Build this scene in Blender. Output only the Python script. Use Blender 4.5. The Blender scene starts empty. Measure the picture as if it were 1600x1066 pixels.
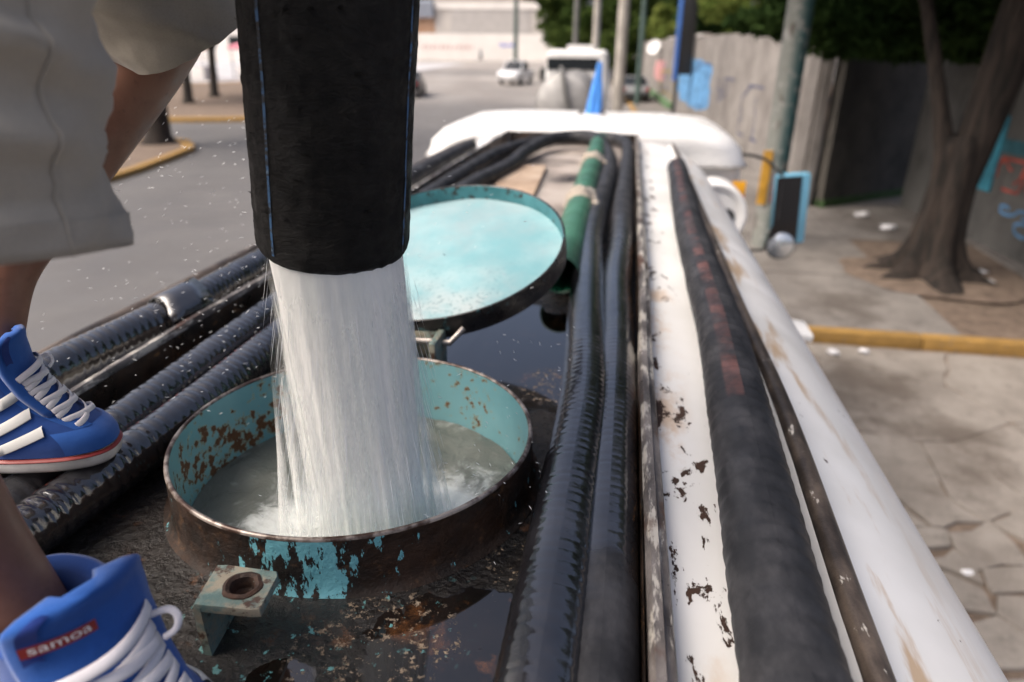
import bpy, bmesh, math, random
import numpy as np
from mathutils import Vector, Matrix, noise as mnoise

R_ = math.radians
sc = bpy.context.scene
col = sc.collection
random.seed(7)
rng = np.random.default_rng(7)

# ---------------------------------------------------------------- camera
CAMZ = 3.5
cam_d = bpy.data.cameras.new('camera')
cam = bpy.data.objects.new('camera', cam_d)
col.objects.link(cam)
cam_d.sensor_width = 36.0
cam_d.lens = 24.0
cam_d.clip_start = 0.02
cam_d.clip_end = 2000
cam.matrix_world = (Matrix.Translation((0, 0, CAMZ)) @ Matrix.Rotation(R_(9.08), 4, 'Z')
                    @ Matrix.Rotation(R_(90 - 22.8), 4, 'X') @ Matrix.Rotation(R_(0.7), 4, 'Z'))
cam_d.dof.use_dof = True
cam_d.dof.focus_distance = 0.80
cam_d.dof.aperture_fstop = 3.0
sc.camera = cam

# ---------------------------------------------------------------- world, sun, exposure
SUN_EL, SUN_AZ = R_(50), R_(-118)
w = bpy.data.worlds.new('World')
sc.world = w
w.use_nodes = True
nt = w.node_tree
sky = nt.nodes.new('ShaderNodeTexSky')
sky.sky_type = 'NISHITA'
sky.sun_disc = False
sky.sun_elevation = SUN_EL
sky.sun_rotation = SUN_AZ
sky.air_density = 0.6
sky.dust_density = 8.0
sky.ozone_density = 0.0
bg = nt.nodes['Background']
nt.links.new(sky.outputs[0], bg.inputs['Color'])
bg.inputs['Strength'].default_value = 0.15
sun_d = bpy.data.lights.new('sun', 'SUN')
sun_d.energy = 1.7
sun_d.angle = R_(50)
sun_d.color = (1.0, 0.95, 0.88)
sun = bpy.data.objects.new('sun', sun_d)
col.objects.link(sun)
_sd = Vector((math.sin(SUN_AZ) * math.cos(SUN_EL), math.cos(SUN_AZ) * math.cos(SUN_EL), math.sin(SUN_EL)))
sun.rotation_euler = _sd.to_track_quat('Z', 'Y').to_euler()
sun.location = (0, 0, 30)
vs = sc.view_settings
vs.view_transform = 'Standard'
vs.look = 'None'
vs.exposure = 0.65
vs.gamma = 1.0
vs.use_curve_mapping = False
sc.cycles.max_bounces = 8
sc.cycles.transparent_max_bounces = 24

# ---------------------------------------------------------------- helpers: materials
class Mat:
    """small wrapper: builds a procedural node material"""
    def __init__(s, name):
        s.m = bpy.data.materials.new(name)
        s.m.use_nodes = True
        s.t = s.m.node_tree
        s.b = s.t.nodes['Principled BSDF']
        s.out = s.t.nodes['Material Output']
        s._co = None
    def n(s, kind, **kw):
        nd = s.t.nodes.new(kind)
        for k, v in kw.items():
            setattr(nd, k, v)
        return nd
    def set(s, sock, v):
        if isinstance(v, bpy.types.NodeSocket):
            s.t.links.new(v, sock)
        elif isinstance(v, (tuple, list)) and len(v) == 3 and sock.type == 'RGBA':
            sock.default_value = (*v, 1)
        else:
            sock.default_value = v
    def co(s, kind='Object'):
        if s._co is None:
            s._co = s.n('ShaderNodeTexCoord')
        return s._co.outputs[kind]
    def xyz(s, kind='Object'):
        x = s.n('ShaderNodeSeparateXYZ')
        s.t.links.new(s.co(kind), x.inputs[0])
        return x.outputs
    def mapped(s, scale=(1, 1, 1), kind='Object', rot=(0, 0, 0), loc=(0, 0, 0)):
        mp = s.n('ShaderNodeMapping')
        s.t.links.new(s.co(kind), mp.inputs[0])
        mp.inputs['Scale'].default_value = scale
        mp.inputs['Rotation'].default_value = rot
        mp.inputs['Location'].default_value = loc
        return mp.outputs[0]
    def noise(s, scale, detail=4, rough=.55, vec=None, dist=0.0):
        nd = s.n('ShaderNodeTexNoise')
        s.set(nd.inputs['Vector'], vec if vec is not None else s.co())
        nd.inputs['Scale'].default_value = scale
        nd.inputs['Detail'].default_value = detail
        nd.inputs['Roughness'].default_value = rough
        nd.inputs['Distortion'].default_value = dist
        return nd.outputs['Fac']
    def voro(s, scale, vec=None, feature='F1', rand=1.0):
        nd = s.n('ShaderNodeTexVoronoi', feature=feature)
        s.set(nd.inputs['Vector'], vec if vec is not None else s.co())
        nd.inputs['Scale'].default_value = scale
        nd.inputs['Randomness'].default_value = rand
        return nd.outputs['Distance']
    def ramp(s, v, a, b, lo=0.0, hi=1.0, smooth=True):
        nd = s.n('ShaderNodeMapRange', interpolation_type='SMOOTHSTEP' if smooth else 'LINEAR')
        s.set(nd.inputs[0], v)
        nd.inputs[1].default_value = a; nd.inputs[2].default_value = b
        nd.inputs[3].default_value = lo; nd.inputs[4].default_value = hi
        return nd.outputs[0]
    def math(s, op, a, b=0.0, clamp=False):
        nd = s.n('ShaderNodeMath', operation=op, use_clamp=clamp)
        s.set(nd.inputs[0], a); s.set(nd.inputs[1], b)
        return nd.outputs[0]
    def mix(s, f, a, b):
        nd = s.n('ShaderNodeMix', data_type='RGBA')
        s.set(nd.inputs['Factor'], f)
        s.set(nd.inputs['A'], a); s.set(nd.inputs['B'], b)
        for i in nd.inputs:
            pass
        return nd.outputs['Result']
    def mixc(s, f, a, b):
        nd = s.n('ShaderNodeMix', data_type='RGBA')
        s.set(nd.inputs[0], f); s.set(nd.inputs[6], a); s.set(nd.inputs[7], b)
        return nd.outputs[2]
    def mixf(s, f, a, b):
        nd = s.n('ShaderNodeMix', data_type='FLOAT')
        s.set(nd.inputs[0], f); s.set(nd.inputs[2], a); s.set(nd.inputs[3], b)
        return nd.outputs[0]
    def base(s, v): s.set(s.b.inputs['Base Color'], v); return s
    def rough(s, v): s.set(s.b.inputs['Roughness'], v); return s
    def metal(s, v): s.set(s.b.inputs['Metallic'], v); return s
    def inp(s, k, v): s.set(s.b.inputs[k], v); return s
    def bump(s, h, strength=.3, dist=.01):
        nd = s.n('ShaderNodeBump')
        s.set(nd.inputs['Height'], h)
        s.set(nd.inputs['Strength'], strength)
        nd.inputs['Distance'].default_value = dist
        prev = s.b.inputs['Normal'].links
        if prev:
            s.t.links.new(prev[0].from_socket, nd.inputs['Normal'])
        s.t.links.new(nd.outputs[0], s.b.inputs['Normal'])
        s.t.links.new(nd.outputs[0], s.b.inputs['Coat Normal'])
        return s

def simple(name, c, r=.6, var=.15, scale=8, bump=0.0, bscale=60, bdist=.003, metal=0.0, detail=5):
    m = Mat(name)
    f = m.noise(scale, detail)
    dk = tuple(x * (1 - var * 1.6) for x in c)
    lt = tuple(min(1, x * (1 + var)) for x in c)
    m.base(m.mixc(m.ramp(f, .3, .7), dk, lt))
    m.rough(m.ramp(m.noise(scale * 2.3, 3), .3, .7, max(.02, r - .1), min(1, r + .1)))
    m.metal(metal)
    if bump:
        m.bump(m.noise(bscale, 6, .65), bump, bdist)
    return m.m

# ---------------------------------------------------------------- helpers: meshes
class MB:
    def __init__(s):
        s.v = []; s.f = []; s.uv = None
    def add(s, verts, faces):
        o = len(s.v)
        s.v.extend([tuple(p) for p in verts])
        s.f.extend([tuple(i + o for i in f) for f in faces])
        return s
    def box(s, c, size, rot=None, bev=0.0):
        x, y, z = size[0] / 2, size[1] / 2, size[2] / 2
        if bev <= 0:
            vs_ = [Vector((i * x, j * y, k * z)) for k in (-1, 1) for j in (-1, 1) for i in (-1, 1)]
            fs = [(0, 2, 3, 1), (4, 5, 7, 6), (0, 1, 5, 4), (2, 6, 7, 3), (0, 4, 6, 2), (1, 3, 7, 5)]
        else:
            bm = bmesh.new()
            bmesh.ops.create_cube(bm, size=1)
            for v in bm.verts:
                v.co = Vector((v.co.x * size[0], v.co.y * size[1], v.co.z * size[2]))
            bmesh.ops.bevel(bm, geom=list(bm.edges), offset=bev, segments=2, profile=.6, affect='EDGES')
            bm.verts.index_update()
            vs_ = [v.co.copy() for v in bm.verts]
            fs = [tuple(v.index for v in f.verts) for f in bm.faces]
            bm.free()
        if rot is not None:
            vs_ = [rot @ v for v in vs_]
        c = Vector(c)
        return s.add([v + c for v in vs_], fs)
    def rings(s, rings, closed=True, cap0=False, cap1=False):
        """loft rings of equal size"""
        n = len(rings[0]); o = len(s.v)
        for r in rings:
            s.v.extend([tuple(p) for p in r])
        for i in range(len(rings) - 1):
            for j in range(n if closed else n - 1):
                a = o + i * n + j; b = o + i * n + (j + 1) % n
                s.f.append((a, b, b + n, a + n))
        if cap0: s.f.append(tuple(o + j for j in reversed(range(n))))
        if cap1: s.f.append(tuple(o + (len(rings) - 1) * n + j for j in range(n)))
        return s
    def lathe(s, prof, c=(0, 0, 0), axis=(0, 0, 1), n=64, cap=False, a0=0.0, a1=2 * math.pi, jitter=None):
        q = Vector((0, 0, 1)).rotation_difference(Vector(axis))
        full = abs(a1 - a0 - 2 * math.pi) < 1e-6
        k = n if full else n + 1
        rr = []
        for (r, z) in prof:
            ring = []
            for j in range(k):
                a = a0 + (a1 - a0) * j / n
                r2 = r * (1 + (jitter(a, z) if jitter else 0))
                ring.append(Vector(c) + q @ Vector((r2 * math.cos(a), r2 * math.sin(a), z)))
            rr.append(ring)
        return s.rings(rr, closed=full, cap0=cap, cap1=cap)
    def tube(s, pts, r, n=12, cap=True):
        pts = [Vector(p) for p in pts]
        rs = r if isinstance(r, (list, tuple)) else [r] * len(pts)
        t0 = (pts[1] - pts[0]).normalized()
        up = Vector((0, 0, 1)) if abs(t0.z) < .9 else Vector((1, 0, 0))
        nv = t0.cross(up).normalized()
        rr = []
        for i, p in enumerate(pts):
            t = (pts[min(i + 1, len(pts) - 1)] - pts[max(i - 1, 0)]).normalized()
            nv = (nv - t * nv.dot(t)).normalized()
            bv = t.cross(nv)
            rr.append([p + (nv * math.cos(a) + bv * math.sin(a)) * rs[i]
                       for a in [2 * math.pi * j / n for j in range(n)]])
        return s.rings(rr, cap0=cap, cap1=cap)
    def ico(s, c, r, sub=2, sc_=(1, 1, 1), nz=0.0):
        bm = bmesh.new()
        bmesh.ops.create_icosphere(bm, subdivisions=sub, radius=1)
        bm.verts.index_update()
        vs_ = []
        for v in bm.verts:
            k = 1 + (mnoise.noise(v.co * 2.3 + Vector(c)) * nz if nz else 0)
            vs_.append(Vector(c) + Vector((v.co.x * sc_[0], v.co.y * sc_[1], v.co.z * sc_[2])) * r * k)
        fs = [tuple(v.index for v in f.verts) for f in bm.faces]
        bm.free()
        return s.add(vs_, fs)
    def slope(s):
        """lay the shape on the gently rising street"""
        s.v = [(x, y, z + SL * y) for x, y, z in s.v]
        return s

SL = 0.022
def g(y): return SL * y

def obj(name, mb, mat, parent=None, smooth=True, uv=None, angle=None):
    me = bpy.data.meshes.new(name)
    me.from_pydata(mb.v, [], mb.f)
    if uv is not None:
        l = me.uv_layers.new(name='UVMap')
        li = np.zeros(len(me.loops), dtype=np.int32)
        me.loops.foreach_get('vertex_index', li)
        l.data.foreach_set('uv', np.asarray(uv, dtype=np.float32)[li].ravel())
    me.materials.append(mat)
    me.validate()
    if smooth:
        me.polygons.foreach_set('use_smooth', [True] * len(me.polygons))
        me.set_sharp_from_angle(angle=R_(angle if angle else 40))
    me.update()
    o = bpy.data.objects.new(name, me)
    col.objects.link(o)
    if parent is not None:      # meshes are drawn in world coordinates
        o.parent = parent
        if parent.type == 'EMPTY':
            o.matrix_parent_inverse = Matrix.Translation(-wloc(parent))
    return o

def wloc(o):
    p = Vector(o.location)
    while o.parent is not None:
        o = o.parent
        p += Vector(o.location)
    return p

def tag(o, label=None, cat=None, group=None, kind=None):
    if label: o['label'] = label
    if cat: o['category'] = cat
    if group: o['group'] = group
    if kind: o['kind'] = kind
    return o

def thing(name, label, cat, loc=(0, 0, 0), group=None):
    o = bpy.data.objects.new(name, None)
    o.empty_display_size = .2
    col.objects.link(o)
    o.location = loc
    return tag(o, label, cat, group)

def struct(name, mb, mat, parent=None, smooth=False):
    o = obj(name, mb, mat, parent, smooth)
    if parent is None:
        o['kind'] = 'structure'
    return o

def spline(pts, ds):
    """Catmull-Rom through pts, resampled at step ds"""
    P = [np.array(p, float) for p in pts]
    P = [2 * P[0] - P[1]] + P + [2 * P[-1] - P[-2]]
    out = []
    for i in range(1, len(P) - 2):
        for t in np.linspace(0, 1, 40, endpoint=False):
            a, b, c, d = P[i - 1], P[i], P[i + 1], P[i + 2]
            out.append(.5 * ((2 * b) + (-a + c) * t + (2 * a - 5 * b + 4 * c - d) * t * t + (-a + 3 * b - 3 * c + d) * t ** 3))
    out.append(P[-2])
    out = np.array(out)
    L = np.r_[0, np.cumsum(np.linalg.norm(np.diff(out, axis=0), axis=1))]
    s = np.arange(0, L[-1], ds)
    return np.stack([np.interp(s, L, out[:, k]) for k in range(3)], 1), s

def hose_mesh(pts, R, pitch=.018, ridge=.05, sides=44, per=6, sd=0, wrap=False, slim=None):
    P, s = spline(pts, pitch / per)
    if callable(ridge): ridge = ridge(P)[:, None]
    T = np.gradient(P, axis=0)
    T /= np.linalg.norm(T, axis=1)[:, None]
    N = np.zeros_like(P); up = np.array([0, 0, 1.0])
    for i in range(len(P)):          # keep the seam up
        v = up - T[i] * (up @ T[i]); N[i] = v / np.linalg.norm(v)
    B = np.cross(T, N)
    th = np.linspace(0, 2 * np.pi, sides + 1)
    ph = (s[:, None] / pitch + th[None] / (2 * np.pi)) % 1.0
    if wrap:
        saw = np.where(ph < .78, ph / .78, (1 - ph) / .22)
    else:
        saw = 1.0 - np.exp(-((ph - .5) / .17) ** 2) * 1.25
    r_ = np.random.default_rng(sd)
    turns = int(s[-1] / pitch) + 4
    amp = r_.uniform(.2, 1.4, turns)
    k = np.clip((s[:, None] / pitch + th[None] / (2 * np.pi)).astype(int), 0, turns - 1)
    slow = np.interp(s, np.linspace(0, s[-1], max(4, int(s[-1] / .12))), r_.normal(0, .012, max(4, int(s[-1] / .12))))
    if slim is not None: R = R * np.interp(P[:, 0], [-.6, -.3], [slim, 1.0])[:, None]
    rad = R * (1 + ridge * (saw - .6) * amp[k] + slow[:, None])
    V = P[:, None, :] + rad[..., None] * (np.cos(th)[None, :, None] * N[:, None, :] + np.sin(th)[None, :, None] * B[:, None, :])
    m = len(th)
    mb = MB()
    mb.v = [tuple(p) for p in V.reshape(-1, 3)]
    i = np.arange(len(s) - 1)[:, None] * m + np.arange(m - 1)[None]
    F = np.stack([i, i + 1, i + 1 + m, i + m], -1).reshape(-1, 4)
    mb.f = [tuple(f) for f in F.tolist()]
    uv = np.stack([np.repeat(s[:, None], m, 1), np.repeat(th[None] / (2 * np.pi), len(s), 0)], -1).reshape(-1, 2)
    # end plugs (recessed)
    return mb, uv, P, T

# ---------------------------------------------------------------- materials
def mat_white_paint():
    m = Mat('white_tank_paint')
    x, y, z = m.xyz()
    f = m.noise(3.0, 5)
    c = m.mixc(m.ramp(f, .3, .7), (.66, .66, .645), (.76, .76, .755))
    # ochre run-off streaks below the pipe rail
    st = m.noise(6.0, 5, .6, m.mapped((1.2, .5, 6), rot=(0, 0, R_(-18))))
    band = m.math('MULTIPLY', m.ramp(x, .29, .32), m.ramp(x, .50, .36))
    rs = m.math('MULTIPLY', m.ramp(st, .52, .66), band)
    c = m.mixc(m.math('MULTIPLY', rs, .8), c, (.42, .27, .13))
    # yellow bleed along the channel next to the right rail
    bl = m.math('MULTIPLY', m.ramp(m.noise(9.0, 6, .65, m.mapped((1, .6, 1))), .52, .70),
                m.math('MULTIPLY', m.ramp(x, .06, .075), m.ramp(x, .15, .10)))
    c = m.mixc(m.math('MULTIPLY', bl, .6), c, (.48, .27, .10))
    # flaked-off chips down to rusty black steel
    ch = m.noise(19.0, 9, .66, m.mapped((1.6, .7, 1)), .3)
    big = m.noise(3.1, 2)
    near = m.math('MULTIPLY', m.ramp(x, .055, .07), m.ramp(x, .17, .12))
    thr = m.math('ADD', m.math('MULTIPLY', near, .105), m.math('MULTIPLY', m.math('SUBTRACT', big, .5), .22))
    chip = m.ramp(m.math('ADD', ch, thr), .685, .70)
    c = m.mixc(chip, c, m.mixc(m.noise(40, 3), (.012, .010, .010), (.075, .034, .018)))
    m.base(c)
    m.rough(m.mixf(chip, m.ramp(m.noise(7, 4), .3, .7, .28, .45), .85))
    m.bump(m.math('SUBTRACT', 1.0, chip), .5, .003)
    m.bump(m.noise(4, 2), .12, .02)
    return m.m

def mat_deck():
    m = Mat('wet_rusty_deck')
    x, y, z = m.xyz()
    n1 = m.noise(7, 8, .65)
    c = m.mixc(m.ramp(n1, .35, .65), (.004, .0035, .003), (.013, .009, .007))
    rust = m.noise(16, 9, .7, m.mapped((1, 1, 1), loc=(3, 1, 0)))
    ru = m.ramp(rust, .56, .66)
    c = m.mixc(m.math('MULTIPLY', ru, .8), c, (.10, .042, .016))
    # crusts of tan scale: a patch in front of the hatch and one beyond its right side
    def blob(cx, cy, r0, r1, sx=1.0):
        dx = m.math('MULTIPLY', m.math('SUBTRACT', x, cx), sx)
        dy = m.math('SUBTRACT', y, cy)
        d = m.math('SQRT', m.math('ADD', m.math('MULTIPLY', dx, dx), m.math('MULTIPLY', dy, dy)))
        return m.ramp(d, r1, r0)
    patch = m.math('MAXIMUM', blob(-.225, .515, .02, .16), blob(-.09, 1.16, .02, .15))
    patch = m.math('MAXIMUM', patch, blob(-.09, .66, .01, .10))
    crn = m.noise(95, 9, .75)
    crust = m.math('MULTIPLY', m.ramp(crn, .555, .61), m.ramp(m.math('ADD', patch, m.math('MULTIPLY', m.math('SUBTRACT', n1, .5), 1.4)), .45, .75))
    c = m.mixc(crust, c, m.mixc(m.noise(90, 3), (.16, .095, .05), (.46, .385, .29)))
    # turquoise paint flecks in front of the hatch
    fl = m.math('MULTIPLY', m.ramp(m.noise(85, 6, .6), .625, .65), m.math('MULTIPLY', blob(-.30, .54, .06, .20), m.ramp(m.noise(14, 3), .40, .52)))
    c = m.mixc(fl, c, (.16, .42, .42))
    # paler, rougher floor towards the far end
    dust = m.math('MULTIPLY', m.ramp(y, 2.2, 3.0), m.ramp(m.noise(2.5, 4), .25, .6))
    c = m.mixc(dust, c, m.mixc(m.noise(5, 5), (.30, .25, .21), (.44, .40, .38)))
    m.base(c)
    # standing puddles: smooth film; elsewhere wet pitted scale
    pn = m.noise(5.0, 6, .6, m.mapped((1, 1, 1), loc=(.9, .32, 0)))
    pb = m.math('MAXIMUM', blob(-.13, .50, .04, .17), blob(-.305, .445, .01, .075))
    pb = m.math('MAXIMUM', pb, blob(-.17, 1.32, .10, .42))
    pud = m.ramp(m.math('ADD', pn, m.math('MULTIPLY', pb, .42)), .66, .68)
    pud = m.math('MULTIPLY', pud, m.math('SUBTRACT', 1.0, crust))
    rgh = m.mixf(pud, m.ramp(m.noise(30, 4), .3, .7, .12, .40), .03)
    rgh = m.mixf(crust, rgh, .75)
    rgh = m.mixf(dust, rgh, .7)
    m.rough(rgh)
    m.inp('Specular IOR Level', .22)
    m.inp('Coat Weight', m.math('MULTIPLY', m.mixf(pud, .32, 1.0), m.math('MULTIPLY', m.math('SUBTRACT', 1.0, dust), m.math('SUBTRACT', 1.0, crust))))
    m.inp('Coat Roughness', m.mixf(pud, .06, .02)); m.inp('Coat IOR', 1.8)
    dry = m.math('SUBTRACT', 1.0, pud)
    m.bump(m.noise(70, 7, .66), m.math('MULTIPLY', dry, .9), .009)
    m.bump(m.noise(24, 5, .6), m.math('MULTIPLY', dry, .45), .018)
    m.bump(m.noise(9, 2, .5), .05, .004)
    return m.m

def mat_collar_in():
    m = Mat('turquoise_paint_inside_hatch')
    f = m.noise(5, 5)
    c = m.mixc(m.ramp(f, .3, .7), (.10, .265, .30), (.165, .345, .375))
    x, y, z = m.xyz()
    r1 = m.noise(62, 7, .6)
    r2 = m.noise(6, 3)
    r3 = m.noise(90, 4)
    zone = m.ramp(x, -.45, -.62)
    zf = m.ramp(z, 2.985, 2.93)
    v = m.math('ADD', r1, m.math('ADD', m.math('MULTIPLY', m.math('SUBTRACT', r2, .5), .55), m.math('MULTIPLY', m.math('MULTIPLY', zone, zf), .10)))
    rs = m.ramp(v, .64, .67)
    halo = m.ramp(v, .575, .66)
    c = m.mixc(m.math('MULTIPLY', halo, .6), c, (.30, .22, .07))
    c = m.mixc(rs, c, m.mixc(r3, (.03, .013, .007), (.17, .065, .018)))
    m.base(c)
    m.rough(m.mixf(rs, .3, .8))
    m.bump(m.math('ADD', rs, m.math('MULTIPLY', m.noise(50, 5), .25)), .5, .003)
    return m.m

def mat_collar_out():
    m = Mat('rusty_hatch_wall')
    n1 = m.noise(9, 8, .65)
    c = m.mixc(m.ramp(n1, .35, .68), (.007, .005, .004), (.036, .017, .009))
    c = m.mixc(m.math('MULTIPLY', m.ramp(m.noise(33, 7, .7), .55, .68), .7), c, (.10, .05, .022))
    x, y, z = m.xyz()
    dx = m.math('ABSOLUTE', m.math('ADD', x, .335))
    zone = m.math('MULTIPLY', m.ramp(dx, .13, .02), m.ramp(y, .72, .66))
    v = m.math('ADD', m.noise(42, 8, .68, m.mapped((1.6, 1.6, .6))), m.math('MULTIPLY', zone, .17))
    pt = m.ramp(v, .645, .665)
    c = m.mixc(pt, c, m.mixc(m.noise(18, 3), (.11, .36, .43), (.20, .50, .56)))
    m.base(c)
    m.rough(m.ramp(m.noise(25, 5), .3, .7, .35, .75)); m.inp('Specular IOR Level', .35)
    m.bump(m.noise(48, 8, .7), .8, .007)
    m.bump(pt, .3, .002)
    return m.m

def mat_lid():
    m = Mat('worn_turquoise_lid_paint')
    f = m.noise(7, 6, .6)
    c = m.mixc(m.ramp(f, .35, .68), (.15, .32, .355), (.235, .395, .425))
    c = m.mixc(m.math('MULTIPLY', m.ramp(m.noise(4, 6, .65, m.mapped((1, 1, 1), loc=(2, 5, 0))), .42, .70), .6), c, (.27, .315, .335))
    x, y, z = m.xyz()
    grit = m.math('MULTIPLY', m.ramp(y, 1.42, 1.15), m.ramp(m.noise(9, 4), .3, .55))
    sp = m.ramp(m.noise(110, 5, .7), .52, .62)
    c = m.mixc(m.math('MULTIPLY', grit, .75), c, m.mixc(sp, (.46, .47, .47), (.20, .19, .175)))
    sp2 = m.ramp(m.noise(30, 5, .6, m.mapped((1, 2.2, 1))), .69, .72)
    c = m.mixc(m.math('MULTIPLY', sp2, .7), c, (.22, .24, .30))
    m.base(c)
    m.rough(m.ramp(m.noise(16, 4), .3, .7, .55, .8)); m.inp('Specular IOR Level', .25)
    m.bump(m.noise(60, 6, .65), .25, .003)
    m.bump(m.noise(6, 3), .12, .01)
    return m.m

def mat_lid_rim():
    m = Mat('dark_teal_lid_rim')
    f = m.noise(14, 6)
    c = m.mixc(m.ramp(f, .35, .65), (.035, .15, .17), (.07, .24, .27))
    c = m.mixc(m.ramp(m.noise(40, 6, .65), .57, .64), c, (.03, .018, .012))
    m.base(c); m.rough(.4); m.bump(m.noise(50, 5), .3, .003)
    return m.m

def mat_lid_back():
    m = Mat('black_grimy_lid_rim')
    f = m.noise(20, 7, .65)
    c = m.mixc(m.ramp(f, .4, .7), (.010, .010, .012), (.04, .034, .030))
    c = m.mixc(m.ramp(m.noise(44, 6), .60, .66), c, (.05, .12, .13))
    m.base(c); m.rough(m.ramp(m.noise(30), .3, .7, .18, .5)); m.bump(m.noise(60, 6), .4, .003)
    return m.m

def mat_hose(name, wet0, wet1, stripe=None, dusty=True):
    """wrapped rubber; wet between y=wet0 and y=wet1 (splash), dull where dry"""
    m = Mat(name)
    x, y, z = m.xyz()
    uvx = m.n('ShaderNodeSeparateXYZ')
    m.t.links.new(m.co('UV'), uvx.inputs[0])
    u, v = uvx.outputs[0], uvx.outputs[1]
    nz = m.noise(9, 6, .6)
    c = m.mixc(m.ramp(nz, .35, .68), (.009, .009, .011), (.024, .024, .028))
    wn = m.math('MULTIPLY', m.math('SUBTRACT', m.noise(14, 5), .5), .35)
    yy = m.math('ADD', y, wn)
    wet = m.math('MULTIPLY', m.ramp(yy, wet0 - .06, wet0 + .06), m.ramp(yy, wet1 + .7, wet1 - .3))
    dry = m.math('SUBTRACT', 1.0, wet)
    dn = m.ramp(m.noise(22, 7, .65, m.mapped((1, .5, 1))), .40, .72)
    c = m.mixc(m.math('MULTIPLY', dry, .75), c, m.mixc(dn, (.020, .021, .024), (.058, .058, .063)))
    scuff = m.math('MULTIPLY', m.ramp(m.noise(30, 6, .7, m.mapped((1, .6, 1), loc=(4, 0, 0))), .66, .72), m.ramp(m.noise(4, 2), .45, .6))
    c = m.mixc(m.math('MULTIPLY', m.math('MULTIPLY', scuff, dry), .5), c, (.20, .20, .21))
    if stripe:
        v0, vw, u0, u1, colr = stripe
        dv = m.math('ABSOLUTE', m.math('SUBTRACT', v, v0))
        sm = m.math('MULTIPLY', m.ramp(dv, vw, vw * .75), m.math('MULTIPLY', m.ramp(u, u0 - .02, u0), m.ramp(u, u1 + .3, u1)))
        sm = m.math('MULTIPLY', sm, m.ramp(m.noise(14, 6, .7), .38, .75))
        c = m.mixc(m.math('MULTIPLY', sm, .36), c, colr)
    m.base(c)
    rw = m.ramp(m.noise(26, 5, .6), .35, .7, .06, .24)
    rd = m.ramp(m.noise(16, 4), .3, .7, .42, .62)
    m.rough(m.mixf(wet, rd, rw))
    m.bump(m.noise(120, 5, .6), m.mixf(wet, .22, .12), .002)
    m.bump(m.noise(28, 5, .6), .18, .006)
    m.inp('Specular IOR Level', m.mixf(wet, .25, .4))
    m.inp('Coat Weight', wet); m.inp('Coat Roughness', .10); m.inp('Coat IOR', 1.75)
    return m.m

def mat_hdpe():
    m = Mat('scuffed_black_plastic_pipe')
    nz = m.noise(16, 8, .7, m.mapped((1, 1, 1.6)))
    c = m.mixc(m.ramp(nz, .35, .75), (.005, .0046, .0042), (.020, .017, .014))
    c = m.mixc(m.math('MULTIPLY', m.ramp(m.noise(60, 8, .75, m.mapped((1, 1, 3))), .60, .72), .6), c, (.045, .037, .030))
    m.base(c)
    m.rough(m.ramp(m.noise(40, 5), .3, .7, .42, .75))
    m.inp('Specular IOR Level', .32)
    m.bump(m.noise(26, 9, .78, m.mapped((1, 1, 2.6)), .8), 1.0, .022)
    m.bump(m.noise(90, 6, .7, m.mapped((1, 1, 2))), .5, .003)
    return m.m

def mat_pipe_stripe():
    m = Mat('blue_pipe_stripe')
    f = m.noise(50, 7, .7, m.mapped((1, 1, 2.0)))
    c = m.mixc(m.ramp(f, .44, .60), (.035, .12, .26), (.012, .012, .014))
    c = m.mixc(m.ramp(m.noise(130, 4, .7), .62, .68), c, (.16, .25, .34))
    m.base(c); m.rough(.6); m.bump(f, .4, .002)
    return m.m

def mat_water_core(name, op, streak, stretch=.045, white=(.97, .97, .95)):
    m = Mat(name)
    vec = m.mapped((1, 1, stretch * 1.7))
    f = m.noise(streak, 6, .65, vec, .15)
    f2 = m.noise(streak * .35, 4, .6, vec)
    c = m.mixc(m.ramp(m.math('ADD', m.math('MULTIPLY', f, .5), m.math('MULTIPLY', f2, .5)), .36, .60), (.90, .93, .90), white)
    d = m.n('ShaderNodeBsdfDiffuse'); m.set(d.inputs[0], c)
    tl = m.n('ShaderNodeBsdfTranslucent'); m.set(tl.inputs[0], c)
    gl = m.n('ShaderNodeBsdfGlossy'); gl.inputs['Roughness'].default_value = .28
    mx = m.n('ShaderNodeMixShader'); mx.inputs[0].default_value = .25
    m.t.links.new(d.outputs[0], mx.inputs[1]); m.t.links.new(tl.outputs[0], mx.inputs[2])
    mg = m.n('ShaderNodeMixShader'); mg.inputs[0].default_value = .05
    m.t.links.new(mx.outputs[0], mg.inputs[1]); m.t.links.new(gl.outputs[0], mg.inputs[2])
    tr = m.n('ShaderNodeBsdfTransparent')
    ms = m.n('ShaderNodeMixShader')
    if op is None:
        ms.inputs[0].default_value = 1.0
    else:
        lo, hi, a, b, zt, zb = op
        x, y, z = m.xyz()
        al = m.ramp(f, lo, hi, a, b)
        al = m.math('MULTIPLY', al, m.ramp(z, zt, zb, .0, 1.0))
        m.set(ms.inputs[0], al)
    m.t.links.new(tr.outputs[0], ms.inputs[1]); m.t.links.new(mg.outputs[0], ms.inputs[2])
    m.t.links.new(ms.outputs[0], m.out.inputs[0])
    bp = m.n('ShaderNodeBump'); bp.inputs['Strength'].default_value = .14; bp.inputs['Distance'].default_value = .006
    m.t.links.new(f, bp.inputs['Height'])
    for q in (d, tl, gl):
        m.t.links.new(bp.outputs[0], q.inputs['Normal'])
    return m.m

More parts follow.
